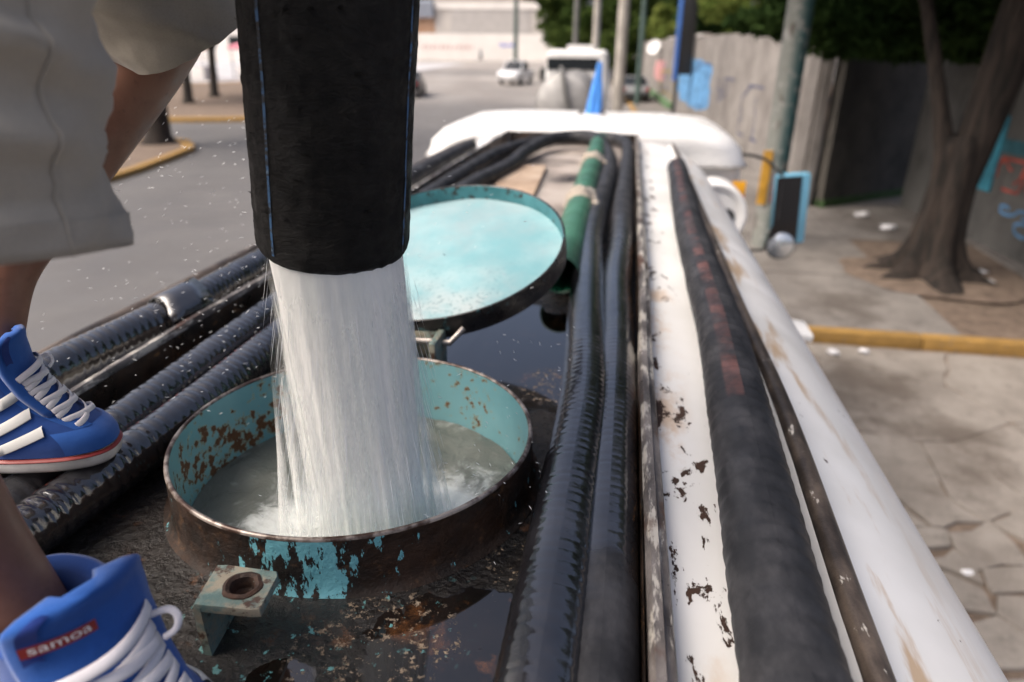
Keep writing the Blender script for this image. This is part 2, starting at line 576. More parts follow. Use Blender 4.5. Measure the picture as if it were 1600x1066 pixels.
def mat_tank_water(cx, cy):
    m = Mat('murky_churning_water')
    x, y, z = m.xyz()
    dx = m.math('SUBTRACT', x, cx); dy = m.math('SUBTRACT', y, cy)
    d = m.math('SQRT', m.math('ADD', m.math('MULTIPLY', dx, dx), m.math('MULTIPLY', dy, dy)))
    ang = m.n('ShaderNodeVectorMath', operation='NORMALIZE')
    f = m.noise(16, 8, .68, None, .8)
    f2 = m.noise(46, 6, .7)
    v = m.math('ADD', m.math('ADD', m.math('MULTIPLY', f, .75), m.math('MULTIPLY', f2, .25)), m.ramp(d, .27, .08, -.08, .40))
    foam = m.ramp(v, .46, .74)
    c = m.mixc(m.math('MULTIPLY', foam, .9), m.mixc(m.noise(9, 4), (.10, .108, .094), (.17, .18, .158)), (.74, .77, .75))
    m.base(c)
    m.rough(m.mixf(foam, .12, .55))
    m.inp('IOR', 1.33)
    m.bump(m.noise(34, 6, .65, None, .6), .55, .012)
    m.bump(m.noise(100, 4, .6), .25, .004)
    return m.m

def mat_asphalt():
    m = Mat('grey_asphalt')
    f = m.noise(.22, 5)
    c = m.mixc(m.ramp(f, .3, .7), (.082, .080, .082), (.118, .115, .114))
    c = m.mixc(m.math('MULTIPLY', m.ramp(m.noise(.9, 6, .65), .52, .7), .4), c, (.075, .072, .072))
    x, y, z = m.xyz()
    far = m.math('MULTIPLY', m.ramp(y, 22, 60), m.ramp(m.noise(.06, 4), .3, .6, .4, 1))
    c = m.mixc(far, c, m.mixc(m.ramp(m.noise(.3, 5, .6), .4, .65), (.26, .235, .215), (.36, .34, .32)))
    c = m.mixc(m.math('MULTIPLY', m.ramp(m.noise(160, 3), .5, .75), .25), c, (.22, .22, .22))
    m.base(c); m.rough(m.ramp(m.noise(1.3, 3), .3, .7, .62, .85))
    m.bump(m.noise(90, 5, .7), .3, .006)
    return m.m

def mat_concrete(name, a=(.175, .155, .135), b=(.27, .245, .218)):
    m = Mat(name)
    f = m.noise(1.6, 7, .62)
    c = m.mixc(m.ramp(f, .32, .68), a, b)
    c = m.mixc(m.math('MULTIPLY', m.ramp(m.noise(5, 8, .7, m.mapped(loc=(3, 2, 1))), .52, .68), .5), c, tuple(q * .55 for q in a))
    c = m.mixc(m.math('MULTIPLY', m.ramp(m.noise(70, 4), .55, .7), .3), c, (.46, .43, .40))
    c = m.mixc(m.math('MULTIPLY', m.ramp(m.noise(.55, 6, .68, m.mapped(loc=(7, 3, 0))), .50, .66), .7), c, (a[0] * .42, a[1] * .36, a[2] * .32))
    m.base(c); m.rough(.85)
    m.bump(m.noise(55, 7, .7), .35, .006)
    return m.m

def mat_dirt():
    m = Mat('brown_dirt_and_litter')
    f = m.noise(6, 8, .7)
    c = m.mixc(m.ramp(f, .35, .65), (.11, .08, .06), (.20, .15, .115))
    c = m.mixc(m.ramp(m.noise(45, 5, .7), .58, .66), c, (.24, .19, .15))
    m.base(c); m.rough(.95); m.bump(m.noise(40, 8, .7), .8, .02)
    return m.m

def mat_kerb(name, yellow):
    m = Mat(name)
    f = m.noise(5, 7, .65)
    c = m.mixc(m.ramp(f, .35, .7), tuple(q * .72 for q in yellow), yellow)
    x, y, z = m.xyz('Generated')
    worn = m.ramp(m.noise(9, 8, .7), .56, .66)
    c = m.mixc(m.math('MULTIPLY', worn, .75), c, (.16, .135, .11))
    m.base(c); m.rough(.8); m.bump(m.noise(30, 7, .7), .4, .01)
    return m.m

def mat_bark(name, a=(.010, .008, .0065), b=(.040, .029, .023)):
    m = Mat(name)
    vec = m.mapped((5, 5, .8))
    f = m.noise(2.2, 8, .65, vec, .5)
    c = m.mixc(m.ramp(f, .35, .65), a, b)
    m.base(c); m.rough(.95); m.bump(f, 1.0, .06)
    return m.m

def mat_leaf(name, a, b, scale=1.2):
    m = Mat(name)
    f = m.noise(scale, 4, .6)
    f2 = m.noise(40, 1)
    c = m.mixc(m.ramp(m.math('ADD', m.math('MULTIPLY', f, .6), m.math('MULTIPLY', f2, .4)), .36, .64), a, b)
    d = m.n('ShaderNodeBsdfDiffuse'); tl = m.n('ShaderNodeBsdfTranslucent')
    m.set(d.inputs[0], c); m.set(tl.inputs[0], c)
    mx = m.n('ShaderNodeMixShader'); mx.inputs[0].default_value = .35
    m.t.links.new(d.outputs[0], mx.inputs[1]); m.t.links.new(tl.outputs[0], mx.inputs[2])
    m.t.links.new(mx.outputs[0], m.out.inputs[0])
    return m.m

def mat_wall(name, a, b, stain):
    m = Mat(name)
    f = m.noise(.8, 7, .65)
    c = m.mixc(m.ramp(f, .32, .68), a, b)
    st = m.noise(2.2, 7, .65, m.mapped((1.0, 1.0, .55)))
    c = m.mixc(m.math('MULTIPLY', m.ramp(st, .48, .68), .65), c, stain)
    m.base(c); m.rough(.9); m.bump(m.noise(18, 8, .7), .5, .02)
    return m.m

def mat_skin():
    m = Mat('brown_skin')
    f = m.noise(14, 6, .6)
    c = m.mixc(m.ramp(f, .35, .65), (.19, .082, .050), (.27, .128, .082))
    c = m.mixc(m.math('MULTIPLY', m.ramp(m.noise(80, 4), .6, .7), .3), c, (.10, .045, .03))
    m.base(c); m.rough(m.ramp(m.noise(30, 3), .3, .7, .42, .6))
    m.inp('Subsurface Weight', .08); m.inp('Subsurface Radius', (.01, .004, .002)); m.inp('Subsurface Scale', .5)
    m.bump(m.noise(160, 5, .6), .15, .001)
    return m.m

def mat_cloth(name, c0, fine=420, var=.12):
    m = Mat(name)
    f = m.noise(5, 5)
    c = m.mixc(m.ramp(f, .3, .7), tuple(q * (1 - var) for q in c0), c0)
    c = m.mixc(m.math('MULTIPLY', m.ramp(m.noise(fine, 2), .4, .7), .25), c, tuple(q * .7 for q in c0))
    m.base(c); m.rough(.95); m.inp('Sheen Weight', .2)
    m.bump(m.noise(fine, 2), .2, .0008)
    m.bump(m.noise(22, 4, .5), .25, .008)
    return m.m

M_WHITE = mat_white_paint()
M_DECK = mat_deck()
M_CIN, M_COUT = mat_collar_in(), mat_collar_out()
M_LID, M_LIDRIM, M_LIDBACK = mat_lid(), mat_lid_rim(), mat_lid_back()
M_HDPE, M_PSTRIPE = mat_hdpe(), mat_pipe_stripe()
M_ASPH = mat_asphalt()
M_CONC = mat_concrete('worn_concrete')
M_SIDEW = mat_concrete('sidewalk_concrete', (.135, .124, .115), (.205, .19, .175))
M_DIRT = mat_dirt()
M_KERB = mat_kerb('yellow_kerb_paint', (.36, .21, .055))
M_KGREEN = mat_kerb('green_kerb_paint', (.10, .20, .09))
M_BARK = mat_bark('tree_bark')
M_BARKD = mat_bark('dark_bark', (.02, .017, .014), (.06, .05, .042))
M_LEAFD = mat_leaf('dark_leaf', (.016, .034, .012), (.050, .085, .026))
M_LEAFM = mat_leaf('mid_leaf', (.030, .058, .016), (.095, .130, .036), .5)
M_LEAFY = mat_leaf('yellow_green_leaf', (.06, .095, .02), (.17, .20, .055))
M_STEELEDGE = simple('bright_worn_edge', (.42, .38, .35), .35, .25, 40, .2, 90, .001, .6)
M_SKIN = mat_skin()
M_SHORT = mat_cloth('khaki_cotton', (.42, .375, .305))
M_HEM = mat_cloth('khaki_hem', (.41, .365, .298))
M_BLUE = mat_cloth('blue_suede', (.008, .058, .27), 300, .25)
M_BLUE2 = mat_cloth('light_blue_suede', (.012, .090, .37), 300, .2)
M_LINING = mat_cloth('dark_blue_lining', (.004, .028, .20), 300, .25)
M_LACE = mat_cloth('white_lace', (.66, .64, .67), 900, .06)
M_STRIPEW = simple('white_leather', (.55, .55, .53), .5, .06, 12, .2, 200, .0006)
M_SOLE = simple('white_rubber_sole', (.55, .53, .50), .55, .2, 20, .1, 120, .001)
M_REDL = simple('red_piping', (.25, .025, .022), .5, .1)
M_WHITEP = simple('white_print', (.75, .73, .72), .6, .05)
M_GLASS = simple('dark_vehicle_glass', (.02, .024, .028), .08, .1)
M_TYRE = simple('tyre_rubber', (.018, .018, .019), .8, .2, 20, .2)
M_CHROME = simple('dull_chrome', (.5, .5, .5), .25, .1, 12, metal=.9)
M_BLACKP = simple('black_plastic', (.012, .012, .013), .45, .2)
M_GREYG = simple('grey_gutter', (.30, .29, .28), .6, .2, 20)
M_DKSTEEL = simple('dark_steel', (.045, .043, .042), .5, .3, 15, .2)

# ================================================================ SETTING: ground, roads
mb = MB()
ys = [-60, -20, 0, 10, 20, 30, 40, 50, 60, 80, 110, 150, 260, 600]
xs = [-600, -200, -100, -60, -40, -25, -15, -8, -3, 1.1, 4, 8, 20, 60, 200, 600]
for y in ys:
    for x in xs: mb.v.append((x, y, min(y, 260) * SL))
for i in range(len(ys) - 1):
    for j in range(len(xs) - 1):
        a = i * len(xs) + j
        mb.f.append((a, a + 1, a + 1 + len(xs), a + len(xs)))
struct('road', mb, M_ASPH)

# broken concrete side street, each slab its own piece over a bed of dirt
bed = MB()
bed.add([(1.0, -3, .012), (16, -3, .012), (16, 8.42, .012), (1.0, 8.42, .012)], [(0, 1, 2, 3)])
bed.slope()
pave = struct('concrete_pavement', bed, M_DIRT)

def clip(poly, p, n):
    out = []
    for i in range(len(poly)):
        a, b = poly[i], poly[(i + 1) % len(poly)]
        da = (a[0] - p[0]) * n[0] + (a[1] - p[1]) * n[1]
        db = (b[0] - p[0]) * n[0] + (b[1] - p[1]) * n[1]
        if da <= 0: out.append(a)
        if da * db < 0:
            t = da / (da - db)
            out.append((a[0] + (b[0] - a[0]) * t, a[1] + (b[1] - a[1]) * t))
    return out

def voronoi(sites, rect):
    cells = []
    for i, s in enumerate(sites):
        poly = [(rect[0], rect[1]), (rect[2], rect[1]), (rect[2], rect[3]), (rect[0], rect[3])]
        for j, t in enumerate(sites):
            if i == j: continue
            m_ = ((s[0] + t[0]) / 2, (s[1] + t[1]) / 2)
            n_ = (t[0] - s[0], t[1] - s[1])
            poly = clip(poly, m_, n_)
            if len(poly) < 3: break
        if len(poly) >= 3: cells.append(poly)
    return cells

def slab_mesh(poly, gap, h, z0, wob=.02, seed=0):
    cx = sum(p[0] for p in poly) / len(poly); cy = sum(p[1] for p in poly) / len(poly)
    pts = []
    n = len(poly)
    for i in range(n):
        a, b = poly[i], poly[(i + 1) % n]
        L = math.hypot(b[0] - a[0], b[1] - a[1])
        k = max(1, min(7, int(L / .16)))
        for t in range(k):
            q = t / k
            pts.append((a[0] + (b[0] - a[0]) * q, a[1] + (b[1] - a[1]) * q))
    res = []
    for p in pts:
        dx, dy = p[0] - cx, p[1] - cy
        d = math.hypot(dx, dy) or 1
        nn = mnoise.noise(Vector((p[0] * 3.1, p[1] * 3.1, seed))) * wob
        f = (d - gap + nn) / d
        res.append((cx + dx * f, cy + dy * f))
    tx, ty = random.uniform(-.006, .006), random.uniform(-.006, .006)
    top = [(x, y, z0 + h + (x - cx) * tx + (y - cy) * ty) for x, y in res]
    top2 = [(cx + (x - cx) * .985, cy + (y - cy) * .985, z + .006) for x, y, z in top]
    bot = [(x, y, z0 - .02) for x, y in res]
    m_ = MB()
    m_.rings([bot, top, top2], cap1=True)
    return m_

r2 = random.Random(11)
sites = []
def addsite(x, y, dmin):
    if all((x - a) ** 2 + (y - b) ** 2 > dmin * dmin for a, b in sites): sites.append((x, y))
for _ in range(420):
    x, y = r2.uniform(1.0, 6.5), r2.uniform(.6, 5.6)
    addsite(x, y, r2.choice((.13, .2, .34, .5, .62)) if y < 5.1 else .5)
for _ in range(400):
    addsite(r2.uniform(1.0, 9), r2.uniform(5.5, 8.4), 1.15)
for _ in range(200):
    addsite(r2.uniform(6.5, 15), r2.uniform(.5, 5.2), 1.8)
for _ in range(200):
    addsite(r2.uniform(9, 15.5), r2.uniform(5.2, 8.4), 2.2)
for k, poly in enumerate(voronoi(sites, (1.0, .3, 16, 8.36))):
    cy = sum(p[1] for p in poly) / len(poly)
    small = cy < 5.2
    obj('slab', slab_mesh(poly, r2.uniform(.012, .034) if small else r2.uniform(.005, .012), r2.uniform(.016, .038) if small else r2.uniform(.010, .016), .012, .10 if small else .06, k).slope(),
        M_CONC, pave, smooth=False)

# corner sidewalk, its slabs, the yellow kerb
def xl(y): return 2.05 - .066 * (y - 8.5)
KH = .14
bed = MB()
yy = [8.62, 20, 40, 70]
bed.rings([[(xl(y) + .16, y, KH - .03), (16, y, KH - .03)] for y in yy], closed=False)
bed.slope()
walk = struct('sidewalk', bed, M_DIRT)
for i, y0 in enumerate(np.arange(8.62, 31, 2.3)):
    for j in range(6):
        x0 = xl(y0) + .17 + j * 2.1
        if 3.95 < x0 + 1.05 < 5.7 and 9.6 < y0 + 1.1 < 12.8: continue       # the tree pit
        if y0 > 15 and x0 > 6.5: continue
        poly = [(x0 + .012, y0 + .012), (x0 + 2.088, y0 + .012), (x0 + 2.088, y0 + 2.288), (x0 + .012, y0 + 2.288)]
        obj('paving_slab', slab_mesh(poly, .004, .028 + random.uniform(-.004, .004), KH - .03, .008, i * 7 + j).slope(), M_SIDEW, walk, smooth=False)
m_ = MB()
for y0, y1 in ((31.3, 50), (50, 70)):
    m_.add([(xl(y0) + .17, y0, KH + .004), (8, y0, KH + .004), (8, y1, KH + .004), (xl(y1) + .17, y1, KH + .004)], [(0, 1, 2, 3)])
obj('paving_strip', m_.slope(), M_SIDEW, walk, smooth=False)
# dirt in the tree pit and leaf litter at the trunk
m_ = MB()
nv = 40
ring = []
for k in range(nv):
    a = 2 * math.pi * k / nv
    rr = 1 + .22 * mnoise.noise(Vector((math.cos(a) * 1.6, math.sin(a) * 1.6, 3)))
    ring.append((4.85 + 1.35 * rr * math.cos(a), 11.15 + 1.05 * rr * math.sin(a), KH + .012))
mid = [(4.85 + (x - 4.85) * .5, 11.15 + (y - 11.15) * .5, KH + .05) for x, y, z in ring]
m_.rings([ring, mid], cap1=True); m_.slope()
struct('tree_pit_dirt', m_, M_DIRT, smooth=True)

kb = MB()
kb.box((8.5, 8.53, .02), (13.2, .06, .06)); kb.slope()
kerb = struct('kerb', kb, M_DIRT)
x = 2.12
while x < 15:
    m_ = MB().box((x + .82, 8.525, KH / 2), (1.63, .17, KH + .06), bev=.02)
    m_.v = [(a, b, c + .004 * mnoise.noise(Vector((a * 3, b, c)))) for a, b, c in m_.v]
    obj('kerb_stone', m_.slope(), M_KERB, kerb)
    x += 1.65
y = 8.68
while y < 60:
    m_ = MB()
    L = 1.6 if y < 30 else 6
    m_.rings([[(xl(y) - .0, y, -.05), (xl(y) + .15, y, -.05), (xl(y) + .15, y, KH + .01), (xl(y), y, KH + .01)],
              [(xl(y + L), y + L, -.05), (xl(y + L) + .15, y + L, -.05), (xl(y + L) + .15, y + L, KH + .01), (xl(y + L), y + L, KH + .01)]], cap0=True, cap1=True)
    obj('kerb_stone', m_.slope(), M_KERB, kerb, smooth=False)
    y += L + .02

# planted medians across the street on the left
def median(name, poly, ztop):
    pts, _ = spline(poly + [poly[0]], 1.0)
    pts = [(p[0], p[1]) for p in pts]
    cx = sum(p[0] for p in pts) / len(pts); cy = sum(p[1] for p in pts) / len(pts)
    inn = [(cx + (x - cx) * .94, cy + (y - cy) * .94) for x, y in pts]
    soil = MB().rings([[(x, y, ztop - .03) for x, y in inn]], cap1=True)
    soil.f = [tuple(range(len(inn)))]
    o = struct(name, soil.slope(), M_DIRT)
    k = MB()
    k.rings([[(x, y, -.03) for x, y in pts], [(x, y, ztop) for x, y in pts], [(x, y, ztop) for x, y in inn], [(x, y, ztop - .06) for x, y in inn]])
    obj('kerb_edge', k.slope(), M_KERB, o, smooth=False)
    return o
median('median', [(-13.9, 21.0, 0), (-13.35, 18.5, 0), (-13.0, 15.5, 0), (-13.6, 10, 0), (-16, 8, 0), (-19.5, 10, 0), (-21.5, 19, 0), (-16, 22.6, 0)], .16)
median('median', [(-12.6, 31, 0), (-16.5, 28.9, 0), (-21, 27.9, 0), (-30, 29, 0), (-36, 40, 0), (-30, 52, 0), (-20, 52, 0), (-14, 40, 0)], .16)
# pale concrete street beyond the medians
m_ = MB()
m_.add([(-120, 53.0, .006), (-23, 53.0, .006), (-23, 100, .006), (-120, 100, .006)], [(0, 1, 2, 3)])
m_.add([(-120, 22.9, .006), (-37, 22.9, .006), (-37, 53.0, .006), (-120, 53.0, .006)], [(0, 1, 2, 3)])
struct('side_road', m_.slope(), mat_concrete('pale_road_concrete', (.40, .40, .42), (.52, .52, .54)))

# ================================================================ OUR TANKER TRUCK
TX, TZ = -.39, 2.0          # axis of the tank
TA, TB, TN = 1.05, .97, 3.9
Y0, Y1 = -1.6, 5.12
XR, XLr = .059, -.838         # trough rails
ZT = 3.0                    # top of hatch and rails
ZF = 2.92                   # trough floor
def tank_z(x):
    u = min(1, abs(x - TX) / TA)
    return TZ + TB * (1 - u ** TN) ** (1 / TN)

truck = thing('tanker_truck', 'white water tanker truck seen from its own top, rusty hatch open in the middle', 'tanker truck', (-.37, 2.0, 0.0))
# tank skin, open over the trough
prof = []
def se(t):
    c, s = math.cos(t), math.sin(t)
    return (TX + TA * math.copysign(abs(c) ** (2 / TN), c), TZ + TB * math.copysign(abs(s) ** (2 / TN), s))
full = [se(2 * math.pi * k / 720) for k in range(720)]
prof = [(XR, tank_z(XR))]
k = next(i for i in range(180, -1, -1) if full[i][0] > XR + .004)
seq = list(range(k, -1, -1)) + list(range(719, 180, -1))
for i in seq:
    if full[i][0] < XLr - .004 or i > 270 or i <= k:
        prof.append(full[i])
prof.append((XLr, tank_z(XLr)))
# thin out
pp = [prof[0]]
for p in prof[1:]:
    if math.hypot(p[0] - pp[-1][0], p[1] - pp[-1][1]) > .012: pp.append(p)
pp.append(prof[-1])
mb = MB()
ysec = list(np.arange(Y0, Y1 - .3, .12)) + [Y1 - .3]
rings = []
for y in ysec:
    rings.append([(x, y, z + .0025 * mnoise.noise(Vector((x * 2, y * 1.6, z * 2)))) for x, z in pp])
for q, sh in ((Y1 - .15, .985), (Y1 - .05, .95), (Y1, .9)):
    rings.append([(TX + (x - TX) * sh if z < 2.9 else x, q, TZ + (z - TZ) * (sh if z < 2.9 else 1 - (1 - sh) * .3)) for x, z in pp])
mb.rings(rings, closed=False)
mb.f = [tuple(reversed(f)) for f in mb.f]
obj('tank', mb, M_WHITE, truck, angle=60)
# front head of the tank
mb = MB()
ring = rings[-1]
mb.v = [tuple(p) for p in ring] + [(TX + (p[0] - TX) * .6, Y1 + .08, TZ + (p[2] - TZ) * .6) for p in ring]
n = len(ring)
mb.f = [(j, j + 1, j + 1 + n, j + n) for j in range(n - 1)] + [tuple(range(n, 2 * n))]
obj('tank_head', mb, M_WHITE, truck)
mb = MB()
mb.v = [(x, Y0, z) for x, z in pp]; mb.f = [tuple(range(len(pp)))]
obj('tank_head', mb, M_WHITE, truck)

# trough floor with the round hatch opening
HX, HY, HR = -.356, .817, .2494
def rect_hit(a):
    dx, dy = math.cos(a), math.sin(a)
    t = 1e9
    if dx > 1e-9: t = min(t, (XR - HX) / dx)
    if dx < -1e-9: t = min(t, (XLr - HX) / dx)
    if dy > 1e-9: t = min(t, (5.0 - HY) / dy)
    if dy < -1e-9: t = min(t, (Y0 - HY) / dy)
    return HX + dx * t, HY + dy * t
angs = sorted(set([2 * math.pi * k / 120 for k in range(120)] +
                  [math.atan2(yy_ - HY, xx_ - HX) % (2 * math.pi) for xx_ in (XR, XLr) for yy_ in (5.0, Y0)]))
outer = [rect_hit(a) for a in angs]
inner = [(HX + (HR + .004) * math.cos(a), HY + (HR + .004) * math.sin(a)) for a in angs]
rings = []
for t in (0, .03, .08, .16, .3, .5, .75, 1):
    rr = []
    for a, b in zip(inner, outer):
        x, y = a[0] + (b[0] - a[0]) * t, a[1] + (b[1] - a[1]) * t
        z = ZF + .003 * mnoise.noise(Vector((x * 4, y * 4, 1))) + (.004 * (1 - t * 20) if t < .05 else 0)
        rr.append((x, y, z))
    rings.append(rr)
mb = MB().rings(rings)
obj('trough_floor', mb, M_DECK, truck, angle=80)

# rails: thick worn steel edges of the trough
def mat_rail():
    m = Mat('worn_rail_steel')
    x, y, z = m.xyz()
    f = m.noise(18, 7, .65, m.mapped((1, .35, 1)))
    c = m.mixc(m.ramp(f, .35, .65), (.05, .043, .04), (.20, .18, .17))
    pt = m.ramp(m.noise(24, 8, .7, m.mapped((1.4, .3, 1), loc=(1, 2, 0))), .50, .56)
    c = m.mixc(m.math('MULTIPLY', pt, .85), c, (.50, .47, .42))
    rs = m.ramp(m.noise(12, 6, .65, m.mapped((1, .4, 1), loc=(5, 2, 0))), .55, .66)
    c = m.mixc(m.math('MULTIPLY', rs, .8), c, (.085, .036, .017))
    m.base(c); m.rough(m.ramp(m.noise(30, 4), .3, .7, .25, .6)); m.metal(.25)
    m.bump(m.noise(40, 7, .7, m.mapped((1, .5, 1))), .5, .004)
    return m.m
M_RAIL = mat_rail()
def mat_inwall():
    m = Mat('wet_rusty_inner_wall')
    f = m.noise(12, 8, .7, m.mapped((1, .6, 1)))
    c = m.mixc(m.ramp(f, .4, .66), (.010, .008, .007), (.05, .028, .016))
    c = m.mixc(m.ramp(m.noise(30, 7, .7, m.mapped((1, .5, 1.4))), .58, .66), c, (.20, .10, .035))
    m.base(c); m.rough(m.ramp(m.noise(20, 5), .3, .7, .2, .6)); m.bump(m.noise(40, 8, .7), .6, .005)
    return m.m
M_INW = mat_inwall()
def rail(xa, xb, wob):
    """upright plate from floor to ZT with rolled top"""
    mb = MB(); rr = []
    for y in np.arange(Y0, 5.04, .06):
        dx = wob * mnoise.noise(Vector((y * 1.3, xa, 0)))
        dz = .0035 * mnoise.noise(Vector((y * 2.3, xa, 5)))
        pr = [(xa, ZF - .02), (xa, ZT - .006), (xa + (xb - xa) * .2, ZT + .001), (xa + (xb - xa) * .55, ZT + .001),
              (xa + (xb - xa) * .62, ZT - .007), (xa + (xb - xa) * .92, ZT - .009), (xb, ZT - .014), (xb, ZF + .015)]
        rr.append([(x + dx, y, z + dz) for x, z in pr])
    mb.rings(rr, closed=False)
    return mb
obj('trough_rail', rail(.052, .078, .004), M_RAIL, truck, angle=50)
obj('trough_rail', rail(-.832, -.858, .003), M_RAIL, truck, angle=50)
# inner lining of the trough walls
mb = MB()
for xa in (.0515, -.8315):
    s_ = 1 if xa > 0 else -1
    mb.rings([[(xa - s_ * .001, y, ZF - .01), (xa - s_ * .0015, y, ZF + .05), (xa - s_ * .001, y, ZT - .008)] for y in np.arange(Y0, 5.0, .1)], closed=False)
obj('trough_wall', mb, M_INW, truck)
mb = MB().box(((XR + XLr) / 2, 5.012, 2.955), (.93, .022, .095), bev=.004)
obj('end_plate', mb, M_WHITE, truck)
mb = MB().box(((XR + XLr) / 2, 4.998, 2.95), (.885, .005, .085))
obj('end_plate_inside', mb, M_INW, truck)

# worn tubular edge rails outside the hose channels
def mat_edge():
    m = Mat('worn_tube_rail')
    x, y, z = m.xyz()
    f = m.noise(20, 7, .65, m.mapped((1, .3, 1)))
    c = m.mixc(m.ramp(f, .35, .66), (.035, .028, .024), (.16, .125, .10))
    pt = m.ramp(m.noise(30, 8, .7, m.mapped((2, .5, 2))), .63, .66)
    c = m.mixc(pt, c, (.55, .52, .47))
    m.base(c); m.rough(.4); m.metal(.2); m.bump(m.noise(50, 6, .7), .4, .003)
    return m.m
M_EDGE = mat_edge()
pR = [(.262, Y0, 2.958), (.266, .2, 2.958), (.272, .56, 2.958), (.291, 1.09, 2.956), (.287, 1.7, 2.957), (.298, 3.1, 2.955), (.30, 4.4, 2.955), (.31, 5.0, 2.93)]
P, _ = spline(pR, .04)
obj('edge_tube', MB().tube([tuple(p) for p in P], .0155, 14), M_EDGE, truck)
obj('edge_tube', MB().tube([(2 * TX - p[0], p[1], p[2]) for p in P], .0155, 14), M_EDGE, truck)
# ragged white paint lip left along the tube
mb = MB(); rr = []
for p in P:
    w_ = .016 + .003 * mnoise.noise(Vector((p[1] * 9, 0, 0)))
    rr.append([(p[0] - .03 - .004, p[1], tank_z(p[0] - .03) + .003), (p[0] - .016, p[1], p[2] + .004 + .002 * mnoise.noise(Vector((p[1] * 14, 2, 0))))])
mb.rings(rr, closed=False)
obj('paint_lip', mb, M_WHITE, truck)

# hatch collar
def cj(a, z): return .004 * math.sin(2 * a + .6) + .003 * math.sin(3 * a + 2)
mb = MB().lathe([(HR + .016, ZF + .002), (HR + .010, ZF + .006), (HR + .006, ZF + .012), (HR + .0045, ZF + .025), (HR + .003, ZT - .012), (HR + .0035, ZT - .003)], (HX, HY, 0), n=160, jitter=cj)
collar = obj('hatch_collar', mb, M_COUT, truck, angle=70)
mb = MB().lathe([(HR - .003, ZT - .002), (HR - .003, 2.80)], (HX, HY, 0), n=160, jitter=cj)
mbz = MB()
zs = np.linspace(ZT - .002, 2.80, 12)
mb = MB().lathe([(HR - .003, z) for z in zs], (HX, HY, 0), n=160, jitter=cj)
obj('collar_lining', mb, M_CIN, collar, angle=70)
def mat_lip():
    m = Mat('hatch_rim_edge')
    f = m.noise(30, 6, .65)
    c = m.mixc(m.ramp(f, .4, .6), (.05, .028, .02), (.32, .28, .25))
    m.base(c); m.rough(.35); m.metal(.4); m.bump(f, .3, .002)
    return m.m
mb = MB().lathe([(HR + .0035, ZT - .003), (HR + .0032, ZT - .0005), (HR + .0015, ZT + .0012), (HR - .001, ZT + .0012), (HR - .003, ZT - .0005), (HR - .003, ZT - .002)], (HX, HY, 0), n=160, jitter=cj)
obj('collar_rim', mb, mat_lip(), collar, angle=80)

# lid thrown back on its hinge
LC = Vector((-.377, 1.388, 3.123)); LR = .262
lu = Vector((math.cos(.093), 0, math.sin(.093))); lv = Vector((0, math.cos(.315), math.sin(.315)))
lv = (lv - lu * lv.dot(lu)).normalized(); ln = lu.cross(lv)
def lidpt(r, a, h): return LC + lu * (r * math.cos(a)) + lv * (r * math.sin(a)) + ln * h
def lidlathe(prof, n=128):
    return MB().rings([[lidpt(r, 2 * math.pi * j / n, h) for j in range(n)] for r, h in prof])
mb = MB()
prof = [(LR - .004, -.034), (LR * .97, -.035), (LR * .85, -.033), (LR * .6, -.030), (LR * .3, -.028), (.002, -.027)]
n = 128
mb = lidlathe(prof)
mb.v = [(x, y, z + .004 * mnoise.noise(Vector((x * 7, y * 7, 2)))) for x, y, z in mb.v]
lid = obj('hatch_lid', mb, M_LID, truck, angle=80)
obj('lid_rim_inside', lidlathe([(LR - .004, -.034), (LR - .0035, -.015), (LR - .002, -.001)]), M_LIDRIM, lid, angle=80)
obj('lid_rim', lidlathe([(LR - .002, -.001), (LR, .001), (LR + .003, 0), (LR + .0035, -.02), (LR + .003, -.046), (LR - .02, -.048), (.01, -.044)]), M_LIDBACK, lid, angle=60)

# hinge behind the collar
hx, hy = -.352, 1.085
M_BRK = Mat('flaking_teal_bracket')
_f = M_BRK.noise(22, 7, .65)
_c = M_BRK.mixc(M_BRK.ramp(_f, .35, .65), (.09, .16, .15), (.22, .27, .235))
_c = M_BRK.mixc(M_BRK.ramp(M_BRK.noise(30, 7, .7, M_BRK.mapped(loc=(2, 0, 0))), .46, .60), _c, (.27, .24, .18))
_c = M_BRK.mixc(M_BRK.ramp(M_BRK.noise(45, 7, .7), .54, .62), _c, (.06, .03, .018))
M_BRK.base(_c); M_BRK.rough(.45); M_BRK.bump(M_BRK.noise(60, 7, .7), .6, .004)
M_BRK = M_BRK.m
hin = obj('hinge', MB().box((hx - .035, hy + .035, 2.972), (.012, .085, .105), bev=.003).box((hx + .035, hy + .035, 2.972), (.012, .085, .105), bev=.003)
          .box((hx, hy + .06, 2.985), (.06, .012, .07), bev=.003), M_BRK, truck)
obj('hinge_pin', MB().tube([(hx - .06, hy + .045, 3.006), (hx + .055, hy + .045, 3.006), (hx + .078, hy + .062, 3.03)], .006, 10), M_STEELEDGE, hin)

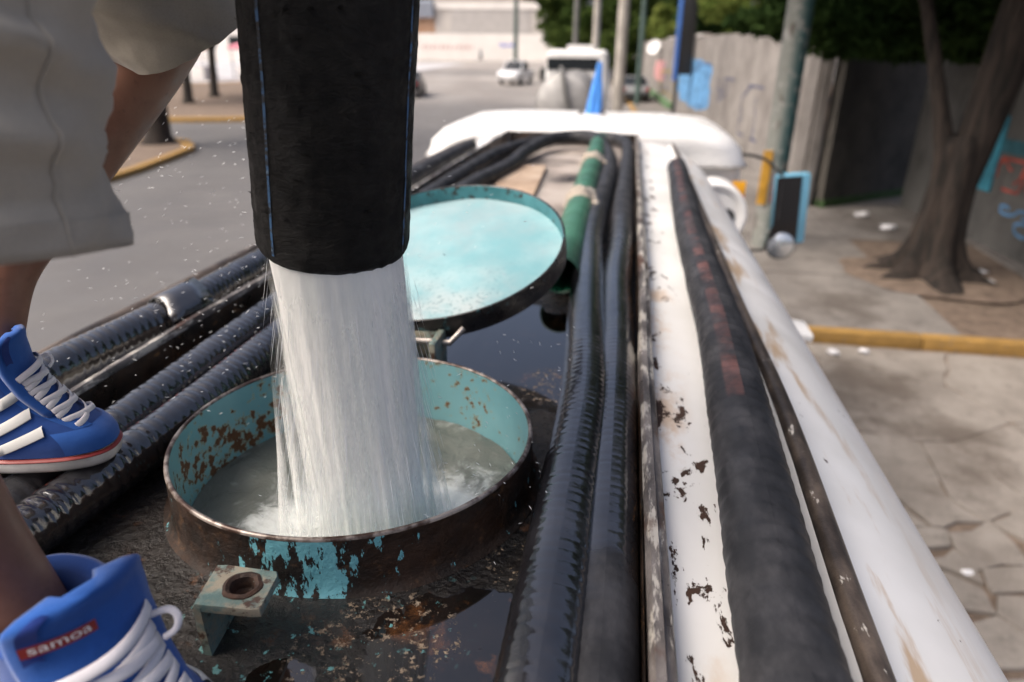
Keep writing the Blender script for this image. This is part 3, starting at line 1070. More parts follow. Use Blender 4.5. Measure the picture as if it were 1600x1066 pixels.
# latch bracket in front of the hatch: bent plate with a burnt-out hole
Z1 = 2.985
q = [Vector((-.407, .533, Z1)), Vector((-.334, .533, Z1)), Vector((-.328, .476, Z1)), Vector((-.399, .473, Z1))]
mb = MB()
cen = sum(q, Vector()) / 4
nh = 32
hole, edge = [], []
for k in range(nh):
    a = 2 * math.pi * k / nh
    d = Vector((math.cos(a), math.sin(a), 0))
    hr = .0135 * (1 + .16 * mnoise.noise(Vector((math.cos(a) * 2, math.sin(a) * 2, 9))))
    hole.append(cen + Vector((.004, .002, 0)) + d * hr)
    t = 1e9
    for i in range(4):
        A_, B_ = q[i], q[(i + 1) % 4]
        e = B_ - A_
        den = d.x * e.y - d.y * e.x
        if abs(den) > 1e-9:
            tt = ((A_.x - cen.x) * e.y - (A_.y - cen.y) * e.x) / den
            uu = ((A_.x - cen.x) * d.y - (A_.y - cen.y) * d.x) / den
            if tt > 0 and -1e-6 <= uu <= 1 + 1e-6: t = min(t, tt)
    edge.append(cen + d * t)
dz = Vector((0, 0, -.009))
wv = lambda p: p + Vector((0, 0, .0015 * mnoise.noise(p * 60)))
mid = [hole[i] * .6 + edge[i] * .4 for i in range(nh)]
mb.rings([[p + dz for p in hole], [p + Vector((0, 0, -.003)) for p in hole], [cen + (p - cen) * 1.15 for p in hole], [wv(p) for p in mid], [cen + (p - cen) * .97 for p in edge],
          [p - Vector((0, 0, .002)) for p in edge], [p + dz for p in edge], [p + dz for p in hole]])
brk = obj('latch_bracket', mb, M_BRK, truck, angle=50)
mb = MB()
mb.rings([[q[3] + dz * .3, q[0] + dz * .3, q[0] + Vector((.008, 0, -.004)), q[3] + Vector((.008, 0, -.004))],
          [Vector((-.399, .472, 2.955)), Vector((-.405, .532, 2.955)), Vector((-.396, .532, 2.955)), Vector((-.39, .472, 2.955))],
          [Vector((-.393, .468, 2.915)), Vector((-.398, .52, 2.915)), Vector((-.389, .52, 2.915)), Vector((-.384, .468, 2.915))]], cap0=True, cap1=True)
obj('bracket_leg', mb, M_BRK, brk, smooth=False)
M_RUSTD = simple('deep_rust', (.05, .022, .012), .75, .5, 40, .7, 90, .004)
mb = MB().lathe([(.021, .0), (.0205, .002), (.017, .0035), (.0135, .001), (.0115, -.012), (.006, -.016), (.001, -.016)], (cen.x + .004, cen.y + .002, Z1 - .0005), n=24,
                jitter=lambda a, z: .18 * mnoise.noise(Vector((math.cos(a) * 1.7, math.sin(a) * 1.7, 4))))
obj('rusty_bolt_seat', mb, M_RUSTD, brk)

# cab
M_CABW = simple('white_cab_paint', (.80, .80, .79), .3, .03, 3)
CX = -.345
def rrect(hw, y0, y1, rad, z, n=10, cx=CX):
    out = []
    for (sx, sy, a0) in ((1, 1, 0), (-1, 1, 90), (-1, -1, 180), (1, -1, 270)):
        ox = cx + sx * (hw - rad); oy = (y1 - rad) if sy > 0 else (y0 + rad)
        for k in range(n):
            a = R_(a0 + 90 * k / (n - 1))
            out.append((ox + rad * math.cos(a), oy + rad * math.sin(a), z))
    return out
cab = obj('cab', MB().rings([rrect(1.17, 5.42, 7.35, .10, .75), rrect(1.21, 5.40, 7.4, .10, 1.7), rrect(1.21, 5.38, 7.3, .10, 2.3), rrect(1.20, 5.36, 7.05, .10, 2.74)], cap0=True), M_CABW, truck)
obj('cab_roof', MB().rings([rrect(1.225, 5.30, 7.0, .18, 2.735), rrect(1.235, 5.28, 7.0, .2, 2.765), rrect(1.21, 5.28, 6.96, .22, 2.80), rrect(1.19, 5.24, 6.93, .26, 2.87),
                              rrect(1.10, 5.2, 6.85, .34, 2.955), rrect(.98, 5.22, 6.72, .36, 3.01), rrect(.80, 5.4, 6.5, .34, 3.035), rrect(.4, 5.7, 6.2, .2, 3.045)], cap0=True, cap1=True), M_CABW, truck, angle=60)
for sx in (-1, 1):
    obj('side_window', MB().box((CX + sx * 1.212, 6.3, 2.2), (.012, 1.0, .62), bev=.003), M_GLASS, cab)
obj('windscreen', MB().box((CX, 7.235, 2.3), (2.0, .02, .7), Matrix.Rotation(R_(14), 3, 'X')), M_GLASS, cab)
obj('rear_window', MB().box((CX, 5.368, 2.45), (1.1, .012, .36), bev=.003), M_GLASS, cab)
for sx in (-1, 1):
    lx = CX + sx * 1.185
    o = obj('marker_light', MB().box((lx, 5.335, 2.60), (.10, .035, .10), bev=.006), simple('amber_lens', (.75, .36, .02), .3, .05), cab)
    obj('red_lens', MB().box((lx, 5.335, 2.497), (.10, .035, .10), bev=.006), simple('red_lens', (.60, .03, .02), .3, .05), o)
    obj('bumper', MB().box((CX, 7.48, .75), (2.3, .16, .3), bev=.03), M_DKSTEEL, cab) if sx > 0 else None
obj('drip_gutter', MB().tube([tuple(p) for p in rrect(1.237, 5.277, 7.0, .2, 2.75)] + [tuple(rrect(1.237, 5.277, 7.0, .2, 2.75)[0])], .011, 6), M_GREYG, cab)
for sx in (-.52, .16, .62):
    obj('roof_rib', MB().tube([(CX + sx, 5.42, 3.012), (CX + sx, 5.8, 3.040), (CX + sx, 6.3, 3.030), (CX + sx, 6.6, 3.012)], .012, 8), M_CABW, cab)
# blue tapered fin bolted to the roof
fb = (-.30, 6.05)
mb = MB()
rr = []
for (z, hw, hd) in ((3.045, .068, .03), (3.12, .064, .028), (3.25, .048, .022), (3.36, .030, .018), (3.43, .022, .012), (3.45, .012, .006)):
    cx = fb[0] + .04 * (z - 3.04) / .5
    rr.append([(cx - hw, fb[1], z), (cx - hw * .3, fb[1] - hd, z), (cx + hw * .15, fb[1] - hd * .5, z), (cx + hw * .5, fb[1] - hd, z), (cx + hw, fb[1], z), (cx, fb[1] + hd, z)])
mb.rings(rr, cap0=True, cap1=True)
obj('blue_roof_fin', mb, simple('blue_fin_paint', (.045, .22, .62), .5, .12, 6), truck, smooth=False)
obj('fin_foot', MB().tube([(fb[0] - .12, 5.98, 3.04), (fb[0] - .10, 6.0, 3.065), (fb[0] - .08, 6.02, 3.04)], .012, 8), M_DKSTEEL, truck)
obj('fin_foot', MB().tube([(fb[0] + .1, 5.98, 3.035), (fb[0] + .085, 6.0, 3.065), (fb[0] + .06, 6.02, 3.04)], .012, 8), M_DKSTEEL, truck)
# air cleaner canister behind the cab
ac = obj('air_cleaner', MB().lathe([(.01, 0.02), (.17, .02), (.185, 0.0), (.215, -.012), (.232, .0), (.235, .03), (.235, .24), (.2, .27), (.01, .28)], (.64, 5.0, 2.455), (0, 1, 0), 48), M_CABW, truck)
obj('air_inlet', MB().lathe([(.001, -.004), (.05, -.004), (.055, 0), (.055, .02)], (.735, 5.008, 2.45), (0, 1, 0), 20), M_BLACKP, ac)
# mirrors on the right door
arm = obj('mirror_arm', MB().tube([(.815, 5.75, 2.80), (1.0, 5.78, 2.78), (1.1, 5.8, 2.75), (1.24, 5.8, 2.63), (1.25, 5.8, 2.3), (1.18, 5.8, 2.02), (.81, 5.95, 1.95)], .013, 8), M_DKSTEEL, cab)
tilt = Matrix.Rotation(R_(12), 3, 'Z') @ Matrix.Rotation(R_(-4), 3, 'Y')
M_MBLUE = simple('light_blue_mirror_shell', (.16, .40, .55), .4, .08, 6)
mir = obj('side_mirror', MB().box((1.345, 5.86, 2.36), (.27, .09, .57), tilt, .02), M_MBLUE, truck)
obj('mirror_glass', MB().box((1.315, 5.806, 2.36), (.205, .006, .53), tilt), simple('dark_reflection_glass', (.02, .02, .022), .06, .02, metal=.2), mir)  # the dark reflection is put into the glass colour
rmir = obj('round_mirror', MB().lathe([(.002, .10), (.07, .09), (.105, .05), (.118, .01), (.118, 0), (.108, -.006)], (1.312, 5.80, 2.065), (0, 1, 0), 32), M_BLACKP, truck)
obj('convex_glass', MB().lathe([(.108, -.004), (.08, -.018), (.05, -.026), (.001, -.031)], (1.312, 5.80, 2.065), (0, 1, 0), 32), simple('mirror_glass', (.80, .83, .84), .12, .02, metal=.75), rmir)
lm = obj('side_mirror', MB().box((2 * CX - 1.345, 5.86, 2.36), (.27, .09, .57), Matrix.Rotation(R_(-12), 3, 'Z'), .02), M_MBLUE, truck)
# white marker bracket on the tank flank
mb = MB().box((.80, 3.22, 2.305), (.24, .20, .035), Matrix.Rotation(R_(6), 3, 'Y'), .008)
sb = obj('side_bracket', mb, M_CABW, truck)
obj('bracket_brace', MB().tube([(.90, 3.2, 2.29), (.66, 3.2, 2.12)], .014, 8), M_CHROME, sb)
# underside
obj('chassis', MB().box((-.75, 2.8, .85), (.12, 9.4, .22), bev=.01).box((.05, 2.8, .85), (.12, 9.4, .22), bev=.01).box((-.35, 1.7, 1.03), (1.5, 6.4, .1), bev=.01), M_DKSTEEL, truck)
def wheel(x, y, z, r, w_, par):
    o = obj('wheel', MB().lathe([(r * .55, -w_ / 2), (r * .9, -w_ / 2), (r, -w_ * .32), (r, w_ * .32), (r * .9, w_ / 2), (r * .55, w_ / 2)], (x, y, z), (1, 0, 0), 32), M_TYRE, par)
    obj('rim', MB().lathe([(.02, -w_ * .3), (r * .4, -w_ * .3), (r * .56, -w_ * .45), (r * .56, w_ * .45), (r * .4, w_ * .3), (.02, w_ * .3)], (x, y, z), (1, 0, 0), 24), M_CABW, o)
for y in (-.4, .9, 6.5):
    for x in (-1.22, .48):
        wheel(x, y, .52 + g(y), .51, .3, truck)

# ================================================================ WATER
PB = Vector((-.3325, .7415, 3.291)); PT = Vector((-.299, .709, 3.547))
PD = (PT - PB).normalized()
PR = .0868
LAND = Vector((-.286, .700, 2.88))
tw = MB()
n, m2 = 96, 26
rings = []
WZ = 2.885
for i in range(m2):
    r = (HR - .004) * (i + 1) / m2
    rr = []
    for j in range(n):
        a = 2 * math.pi * j / n
        x, y = HX + r * math.cos(a), HY + r * math.sin(a)
        d = math.hypot(x - LAND.x, y - LAND.y)
        h = .010 * math.exp(-((d - .09) / .05) ** 2)
        z = WZ + h + .007 * mnoise.fractal(Vector((x * 22, y * 22, 3)), 1, 2, 4) * (1 if r < HR - .02 else .5)
        rr.append((x, y, z))
    rings.append(rr)
tw.rings(rings, cap0=True)
tag(obj('tank_water', tw, mat_tank_water(LAND.x, LAND.y), None, angle=180), 'grey green churning water filling the open round hatch', 'water', kind='thing')

def stream(rt, rb, seed, amp, zb, top=.012, nseg=200, off=(0, 0), bulge=0.0):
    rr = []
    kk = 60
    for i in range(kk + 1):
        t = i / kk
        c = PB + PD * top
        x = c.x + (LAND.x + off[0] - c.x) * (t ** .85)
        y = c.y + (LAND.y + off[1] - c.y) * (t ** .85)
        z = c.z + (zb - c.z) * t
        r = rt + (rb - rt) * t + bulge * math.sin(math.pi * t)
        ring = []
        for j in range(nseg):
            a = 2 * math.pi * j / nseg
            q_ = Vector((math.cos(a) * 2.4, math.sin(a) * 2.4, seed + t * .35))
            q2 = Vector((math.cos(a) * 9, math.sin(a) * 9, seed + t * .8))
            k_ = mnoise.fractal(q_, 1, 2, 3) * .55 + mnoise.noise(q2) * .45
            f = 1 + amp * k_ * (.25 + .75 * t)
            ring.append((x + r * f * math.cos(a), y + r * f * math.sin(a), z))
        rr.append(ring)
    return MB().rings(rr)
ws = thing('falling_water', 'thick white rush of water pouring from the black pipe into the hatch', 'water', (LAND.x, LAND.y, WZ))
obj('stream_core', stream(PR - .010, .060, 1.0, .10, WZ - .01), mat_water_core('white_water', None, 24), ws, angle=180)
obj('stream_veil', stream(PR - .006, .071, 5.0, .16, WZ - .01, .004), mat_water_core('white_water_veil', (.30, .75, .0, .9, 3.30, 3.18), 38), ws, angle=180)
obj('stream_veil', stream(PR - .008, .088, 9.0, .26, WZ - .01, .0, off=(-.012, 0)), mat_water_core('white_water_spray', (.34, .80, .0, .62, 3.26, 3.05), 52), ws, angle=180)
obj('stream_veil', stream(PR - .010, .108, 14.0, .34, WZ - .01, .0, off=(-.02, .01)), mat_water_core('white_water_mist', (.36, .85, .0, .48, 3.20, 2.98), 66), ws, angle=180)

# streaked drops thrown out of the stream
def drops(lst):
    mb = MB()
    for (p, d, L, r) in lst:
        p = Vector(p); d = Vector(d).normalized()
        s1 = d.orthogonal().normalized(); s2 = d.cross(s1)
        vs_ = [p - d * L / 2] + [p - d * L * .1 + (s1 * math.cos(a) + s2 * math.sin(a)) * r for a in (0, 2.09, 4.19)] + [p + d * L / 2]
        mb.add(vs_, [(0, 2, 1), (0, 3, 2), (0, 1, 3), (4, 1, 2), (4, 2, 3), (4, 3, 1)])
    return mb
rw = random.Random(5)
lst = []
for _ in range(320):       # falling streaks round the column
    t = .05 + .95 * rw.random() ** .7
    a = rw.uniform(0, 2 * math.pi)
    c = PB.lerp(LAND, t ** .85); c.z = PB.z + (WZ - PB.z) * t
    r = (PR + (.085 - PR) * t) * rw.uniform(.96, 1.04 + .45 * t * rw.random() ** 2)
    if rw.random() < .25 and math.cos(a) > 0: a = math.pi - a
    d = Vector((math.cos(a) * .22, math.sin(a) * .22, -1))
    lst.append((c + Vector((math.cos(a) * r, math.sin(a) * r, 0)), d, rw.uniform(.03, .09), rw.uniform(.0002, .0004)))
for _ in range(420):        # splash rising off the surface
    a = rw.uniform(0, 2 * math.pi); r = rw.uniform(.07, .16)
    p = (LAND.x + r * math.cos(a), LAND.y + r * math.sin(a), WZ + .005 + rw.random() ** 2 * .09)
    if (p[0] - HX) ** 2 + (p[1] - HY) ** 2 > (HR - .012) ** 2: continue
    lst.append((p, (math.cos(a) * .5, math.sin(a) * .5, rw.uniform(-.4, 1)), rw.uniform(.004, .011), rw.uniform(.0003, .0006)))
for _ in range(520):        # flying drops to the left, behind the stream and over the trough
    p = (rw.gauss(-.62, .17), rw.uniform(.75, 1.35), rw.uniform(2.97, 3.42))
    lst.append((p, (-1, rw.uniform(-.4, .4), rw.uniform(-1.2, .35)), rw.uniform(.004, .010), rw.uniform(.0003, .0006)))
for _ in range(70):
    p = (rw.uniform(-.2, -.05), rw.uniform(.62, 1.05), rw.uniform(2.93, 3.1))
    lst.append((p, (.5, rw.uniform(-.4, .4), rw.uniform(-1.2, .2)), rw.uniform(.003, .008), rw.uniform(.0003, .0006)))
dr = obj('spray_drops', drops(lst), simple('bright_drop', (.80, .82, .84), .3, .05), None, smooth=True)
tag(dr, 'fine bright drops and streaks spraying around the falling water', 'spray', kind='stuff')

# ================================================================ FILLER PIPE
fp = thing('filler_pipe', 'wide scuffed black plastic pipe with blue lines hanging over the hatch', 'pipe', tuple(PB))
def pj(a, z):
    sc_ = mnoise.fractal(Vector((math.cos(a) * 7, math.sin(a) * 7, z * 90)), 1, 2, 4)
    return .016 * max(0, sc_ - .15) + .010 * mnoise.fractal(Vector((math.cos(a) * 2.2, math.sin(a) * 2.2, z * 9)), 1, 2, 4) + .006 * mnoise.noise(Vector((math.cos(a) * 9, math.sin(a) * 9, z * 40)))
prof = [(PR - .012, .10), (PR - .012, .004), (PR - .008, .0), (PR - .0035, .001), (PR - .001, .006), (PR, .016)] + [(PR, z) for z in np.arange(.024, .62, .004)] + [(PR, z) for z in np.arange(.64, 2.4, .05)]
obj('pipe_wall', MB().lathe(prof, tuple(PB), tuple(PD), 220, jitter=pj), M_HDPE, fp, angle=75)
qv = Vector((0, 0, 1)).rotation_difference(PD)
qi = qv.inverted()
tocam = qi @ (Vector((0, 0, CAMZ)) - PB)
ac0 = math.atan2(tocam.y, tocam.x)
for da in (-R_(46), R_(60), R_(180), R_(120)):
    mb = MB(); rr = []
    for z in np.arange(.012, 2.3, .02):
        a0 = ac0 + da + .03 * mnoise.noise(Vector((z * 2, da, 0)))
        rr.append([PB + qv @ Vector(((PR + pj(a, z) * PR + .0008) * math.cos(a), (PR + pj(a, z) * PR + .0008) * math.sin(a), z)) for a in (a0 - .021, a0 - .007, a0 + .007, a0 + .021)])
    mb.rings(rr, closed=False)
    obj('stripe', mb, M_PSTRIPE, fp)
# shavings of plastic standing off the pipe
mb = MB()
for k in range(90):
    a = rw.uniform(0, 2 * math.pi); z = rw.uniform(.03, .55)
    p = PB + qv @ Vector((PR * math.cos(a), PR * math.sin(a), z))
    nrm = qv @ Vector((math.cos(a), math.sin(a), 0))
    t = nrm.cross(PD).normalized()
    L = rw.uniform(.003, .011); w_ = rw.uniform(.002, .006)
    up = PD * rw.uniform(-.5, .9)
    mb.add([p - t * w_ - nrm * .001, p + t * w_ - nrm * .001, p + t * w_ * .5 + nrm * L * .45 + up * L * .7, p - t * w_ * .4 + nrm * L * .4 + up * L * .9],
           [(0, 1, 2, 3)])
obj('shavings', mb, M_HDPE, fp, smooth=False)['kind'] = 'stuff'

# ================================================================ HOSES
M_HOSE_A = mat_hose('rubber_hose_wet', .60, 1.9)
M_HOSE_L = mat_hose('rubber_hose_wet_left', .30, 2.0)
ORANGE = (.42, .075, .035)
M_HOSE_LS = mat_hose('rubber_hose_orange_line', .30, 2.0, (.90, .035, .3, 1.5, ORANGE))
M_HOSE_R = mat_hose('rubber_hose_dry', -50, -40, (.955, .05, 2.15, 60, (.30, .12, .10)))
RH = .0385
zc = ZF + RH + .004
def hose(name, pts, R, mat, label, **kw):
    mb, uv, P, T = hose_mesh(pts, R, **kw)
    root = thing(name, label, 'hose', tuple(P[len(P) // 2]))
    o = obj('hose_tube', mb, mat, root, uv=uv, angle=180)
    for i, s_ in ((0, 1), (-1, -1)):
        q_ = Vector(P[i]); t_ = Vector(T[i]) * s_
        obj('hose_mouth', MB().lathe([(R * 1.0, .0), (R * 1.01, .002), (R * .80, .003), (R * .78, .06), (.001, .061)], tuple(q_ - t_ * .002), tuple(t_), 24), M_BLACKP, root)
    return root
# long U hose: up the left side, round the far end, back down the right side against the rail
hose('suction_hose', [(-.735, .35, zc), (-.742, .8, zc), (-.752, 1.2, zc), (-.765, 1.7, zc), (-.785, 2.6, zc), (-.775, 3.5, zc), (-.735, 4.15, zc), (-.60, 4.70, zc), (-.38, 4.90, zc + .01), (-.15, 4.90, zc + .015), (-.02, 4.72, zc + .01), (.008, 4.3, zc), (.006, 3.4, zc), (.0, 2.6, zc),
                      (.004, 2.1, zc), (-.002, 1.7, zc - .004), (.007, 1.3, zc - .006), (.010, .9, zc - .008), (.010, .5, zc - .008), (.008, -.2, zc - .008), (.0, -1.2, zc)],
     RH, M_HOSE_A, 'black ribbed hose lying in the trough pressed against the right steel rail, glossy with water', sd=1, slim=.88, ridge=lambda P: np.interp(P[:, 0], [-.6, -.3], [.040, .009]))
# second U hose with the orange line, inside the first
hose('suction_hose', [(-.70, .30, zc), (-.675, .62, zc), (-.662, .9, zc), (-.668, 1.24, zc), (-.68, 1.7, zc), (-.69, 2.3, zc), (-.665, 3.0, zc + .002), (-.60, 3.6, zc), (-.585, 4.1, zc + .01), (-.50, 4.55, zc + .03), (-.35, 4.68, zc + .04), (-.2, 4.55, zc + .045), (-.12, 4.2, zc + .01), (-.085, 3.7, zc), (-.082, 3.2, zc), (-.090, 2.7, zc),
                      (-.096, 2.2, zc), (-.078, 1.75, zc), (-.060, 1.4, zc), (-.040, 1.05, zc), (-.041, .8, zc), (-.043, .5, zc), (-.05, -.2, zc), (-.06, -1.2, zc)],
     RH + .0045, M_HOSE_LS, 'black ribbed hose with orange line passing left of the hatch and back along its right', sd=2, slim=.82, ridge=lambda P: np.interp(P[:, 0], [-.6, -.3], [.040, .009]))
# hoses in the outer channels
zr = 2.99
hose('channel_hose', [(.165, -1.2, 3.0), (.168, -.2, 3.003), (.178, .47, 3.0), (.190, .75, 2.998), (.200, .98, 2.996), (.212, 1.3, 2.994), (.214, 1.6, 2.992), (.218, 2.2, 2.990), (.236, 2.9, 2.986), (.252, 3.4, 2.982), (.256, 3.62, 2.98)],
     .0465, M_HOSE_R, 'dull dry black hose with faded red line on the white right flank', pitch=.034, ridge=.045, sd=3, wrap=True)
hose('channel_hose', [(-.955, -1.0, 2.995), (-.952, .3, 2.993), (-.938, .9, 2.99), (-.915, 1.25, 2.99), (-.918, 1.7, 2.99), (-.93, 2.4, 2.985), (-.95, 3.3, 2.982), (-.96, 4.3, 2.97)],
     .037, M_HOSE_L, 'glossy black ribbed hose in the channel outside the left steel rail', pitch=.019, ridge=.05, sd=4)
# torn rubber flap tied over the left outer hose
mb = MB()
rr = []
for k in range(9):
    a = R_(-70 + 150 * k / 8)
    rr.append([(-.917 + (.041 + .01 * (k == 8) + .02 * max(0, (k - 5) / 3) * j) * math.sin(a), 1.19 + .12 * j - .05 * (k / 8) ** 2, 2.992 + (.041 + .012 * j * (k / 8)) * math.cos(a)) for j in (0, .33, .66, 1)])
mb.rings(rr, closed=False)
rr = mb
o = obj('rubber_flap', mb, M_HOSE_A, None)
tag(o, 'torn black rubber flap wrapped over the outer left hose', 'rubber flap')
sol = o.modifiers.new('solid', 'SOLIDIFY'); sol.thickness = .004

# green pipe tied with rags, lying in the trough behind the lid
M_GREEN = simple('green_pvc', (.035, .12, .078), .45, .22, 5, .15)
M_GREENIN = simple('green_pvc_inside', (.01, .10, .05), .35, .3, 5)
ga, gb = Vector((-.146, 1.69, 2.975)), Vector((-.182, 4.80, 2.985))
gd = (gb - ga)
gp = thing('green_pipe', 'green plastic pipe lying lengthwise in the trough behind the round lid', 'pipe', tuple(ga))
mb = MB().lathe([(.046, 0), (.048, -.002), (.0515, .0), (.0515, .03), (.051, .05)] + [(.051, z) for z in np.arange(.2, 3.0, .2)] + [(.051, 3.0), (.044, 3.05), (.016, 3.075), (.001, 3.078)], tuple(ga), tuple(gd.normalized()), 32)
obj('pipe_tube', mb, M_GREEN, gp)
obj('pipe_bore', MB().lathe([(.046, 0), (.0455, .1), (.045, .5), (.001, .501)], tuple(ga), tuple(gd.normalized()), 32), M_GREENIN, gp)
M_RAG = mat_cloth('dirty_beige_rag', (.36, .31, .25), 200, .35)
def rag(t, seed, tail, label):
    c = ga.lerp(gb, t)
    d = gd.normalized()
    mb = MB()
    rr_ = []
    for k in range(14):
        s_ = (k / 13 - .5) * .17
        ring = []
        for j in range(36):
            a = 2 * math.pi * j / 36
            r = .056 + .012 * mnoise.fractal(Vector((math.cos(a) * 2, math.sin(a) * 2, k * .5 + seed)), 1, 2, 3) + .006 * math.sin(math.pi * k / 13)
            if k in (0, 13): r = .0515
            q_ = Vector((0, 0, 1)).rotation_difference(d)
            sk = .03 * math.sin(a)
            ring.append(c + d * (s_ + sk) + q_ @ Vector((r * math.cos(a), r * math.sin(a), 0)))
        rr_.append(ring)
    mb.rings(rr_)
    o = obj('rag', mb, M_RAG, None)
    tag(o, label, 'rag', 'rags tied round the green pipe')
    m3 = MB()
    for k, (ln_, ang, wd) in enumerate(tail):
        r4 = []
        for i in range(9):
            q_ = i / 8
            base_ = c + Vector((.045 + .055 * q_ * math.cos(ang) , -.02 - ln_ * q_, .02 + .012 * math.sin(q_ * 5 + k) - .035 * q_))
            wv_ = wd * (1 - .4 * q_)
            r4.append([base_ + Vector((-wv_, .2 * wv_, .006 * math.sin(i))), base_ + Vector((0, 0, .008)), base_ + Vector((wv_, -.2 * wv_, -.004 * math.sin(i)))])
        m3.rings(r4, closed=False)
    t_ = obj('rag_tail', m3, M_RAG, o)
    t_.modifiers.new('solid', 'SOLIDIFY').thickness = .003
rag(.62, 1.0, [(.12, .3, .015)], 'dirty beige rag knotted round the middle of the green pipe')
rag(.30, 4.0, [(.30, .6, .022), (.2, 1.2, .016)], 'ragged beige cloth with long tail tied near the open end of the pipe')
# dusty board under the hoses at the far end
o = obj('board', MB().box((-.50, 3.25, ZF + .012), (.20, 1.1, .018), Matrix.Rotation(R_(3), 3, 'Z'), .004), mat_concrete('dusty_board', (.36, .25, .17), (.50, .40, .31)))
tag(o, 'dusty tan board lying flat in the trough behind the lid', 'board')

# ================================================================ PERSON
def skin_mesh(name, J, E_, sub=2):
    """J: dict joint -> (pos, radius) ; E_: list of edges; first joint is the root"""
    names = list(J)
    me = bpy.data.meshes.new(name + '_cage')
    me.from_pydata([J[n_][0] for n_ in names], [(names.index(a), names.index(b)) for a, b in E_], [])
    o = bpy.data.objects.new(name + '_cage', me)
    col.objects.link(o)
    sk = o.modifiers.new('skin', 'SKIN')
    sk.use_smooth_shade = True
    sk.branch_smoothing = .3
    for i, n_ in enumerate(names):
        r = J[n_][1]
        me.skin_vertices[0].data[i].radius = r if isinstance(r, tuple) else (r, r)
        me.skin_vertices[0].data[i].use_root = (i == 0)
    ss = o.modifiers.new('sub', 'SUBSURF'); ss.levels = sub; ss.render_levels = sub
    dg = bpy.context.evaluated_depsgraph_get()
    dg.update()
    ev = o.evaluated_get(dg)
    nm = bpy.data.meshes.new_from_object(ev)
    mb = MB()
    mb.v = [tuple(v.co) for v in nm.vertices]; mb.f = [tuple(p.vertices) for p in nm.polygons]
    bpy.data.objects.remove(o); bpy.data.meshes.remove(me); bpy.data.meshes.remove(nm)
    return mb

nA = Vector((-.470, .376, 3.03)); nK = Vector((-.575, .352, 3.37)); nH = Vector((-.55, .45, 3.76))
fA = Vector((-.776, .650, 3.10)); fK = Vector((-.556, .868, 3.56)); fH = Vector((-.64, .62, 3.84))
pel = (nH + fH) / 2 + Vector((-.03, 0, .06))
chest = pel + Vector((.06, .02, .38)); neck = chest + Vector((.02, .0, .18)); head = neck + Vector((.03, .0, .15))
person = thing('person', 'person in khaki shorts and blue sneakers with white laces standing astride the hatch', 'person', (-.66, .58, 2.92))
J = {'pel': (pel, (.12, .10)), 'waist': (pel + Vector((.02, 0, .16)), (.13, .11)), 'chest': (chest, (.15, .11)), 'neck': (neck, .06), 'chin': (neck + Vector((.01, 0, .06)), .058), 'head': (head, (.085, .095)), 'crown': (head + Vector((0, 0, .085)), .065),
     'nH': (nH, .085), 'nM': ((nH + nK) / 2, .075), 'nK': (nK, .056), 'nC': (nK.lerp(nA, .32) + Vector((-.012, .014, 0)), .056), 'nL': (nK.lerp(nA, .72), .040), 'nA': (nA, .034), 'nF': (nA + Vector((.0, .0, -.055)), .036),
     'fH': (fH, .085), 'fM': ((fH + fK) / 2, .072), 'fK': (fK, .058), 'fC': (Vector((-.690, .800, 3.385)), .053), 'fL': (Vector((-.786, .728, 3.235)), .041), 'fA': (fA, .034), 'fF': (fA + Vector((0, 0, -.055)), .036)}
E_ = [('pel', 'waist'), ('waist', 'chest'), ('chest', 'neck'), ('neck', 'chin'), ('chin', 'head'), ('head', 'crown'),
      ('pel', 'nH'), ('nH', 'nM'), ('nM', 'nK'), ('nK', 'nC'), ('nC', 'nL'), ('nL', 'nA'), ('nA', 'nF'),
      ('pel', 'fH'), ('fH', 'fM'), ('fM', 'fK'), ('fK', 'fC'), ('fC', 'fL'), ('fL', 'fA'), ('fA', 'fF')]
pipe_at = lambda z: PB + PD * ((z - PB.z) / PD.z)
for s_, sy, zz in (('n', -.19, 4.02), ('f', .19, 4.16)):
    sh = chest + Vector((0, sy, .08))
    hp = pipe_at(zz)
    hand = hp + Vector((-.095, sy * .30, 0))
    elb = sh.lerp(hand, .5) + Vector((-.04, sy * .45, -.10))
    J[s_ + 'Sh'] = (sh, .058); J[s_ + 'El'] = (elb, .042); J[s_ + 'Wr'] = (hand + (elb - hand).normalized() * .07, .027); J[s_ + 'Pm'] = (hand, (.036, .018))
    E_ += [('chest', s_ + 'Sh'), (s_ + 'Sh', s_ + 'El'), (s_ + 'El', s_ + 'Wr'), (s_ + 'Wr', s_ + 'Pm')]
    for f in range(4):      # four fingers curling round the pipe
        a0 = math.atan2(hand.y - hp.y, hand.x - hp.x)
        prev = s_ + 'Pm'
        for k in range(1, 4):
            a = a0 + (-1 if sy < 0 else 1) * -1 * (.28 + .24 * k * (1 - .06 * abs(f - 1.5)))
            nm_ = '%sF%d%d' % (s_, f, k)
            J[nm_] = (pipe_at(zz + .030 - .020 * f) + Vector(((PR + .011) * math.cos(a), (PR + .011) * math.sin(a), 0)), .0095 - .0007 * k)
            E_.append((prev, nm_)); prev = nm_
    for k in (1, 2):        # thumb the other way
        a = a0 + (-1 if sy < 0 else 1) * (.30 + .24 * k)
        nm_ = '%sT%d' % (s_, k)
        J[nm_] = (pipe_at(zz + .025) + Vector(((PR + .012) * math.cos(a), (PR + .012) * math.sin(a), .012 * k)), .0105 - .001 * k)
        E_.append((s_ + 'Pm' if k == 1 else '%sT1' % s_, nm_))
body = obj('body', skin_mesh('body', J, E_), M_SKIN, person, angle=180)
hd = Vector(head)
obj('hair', MB().ico(hd + Vector((-.015, 0, .04)), .108, 3, (1.0, .92, 1.0), .05), simple('black_hair', (.012, .010, .009), .6, .3, 60, .5, 120, .004), person)
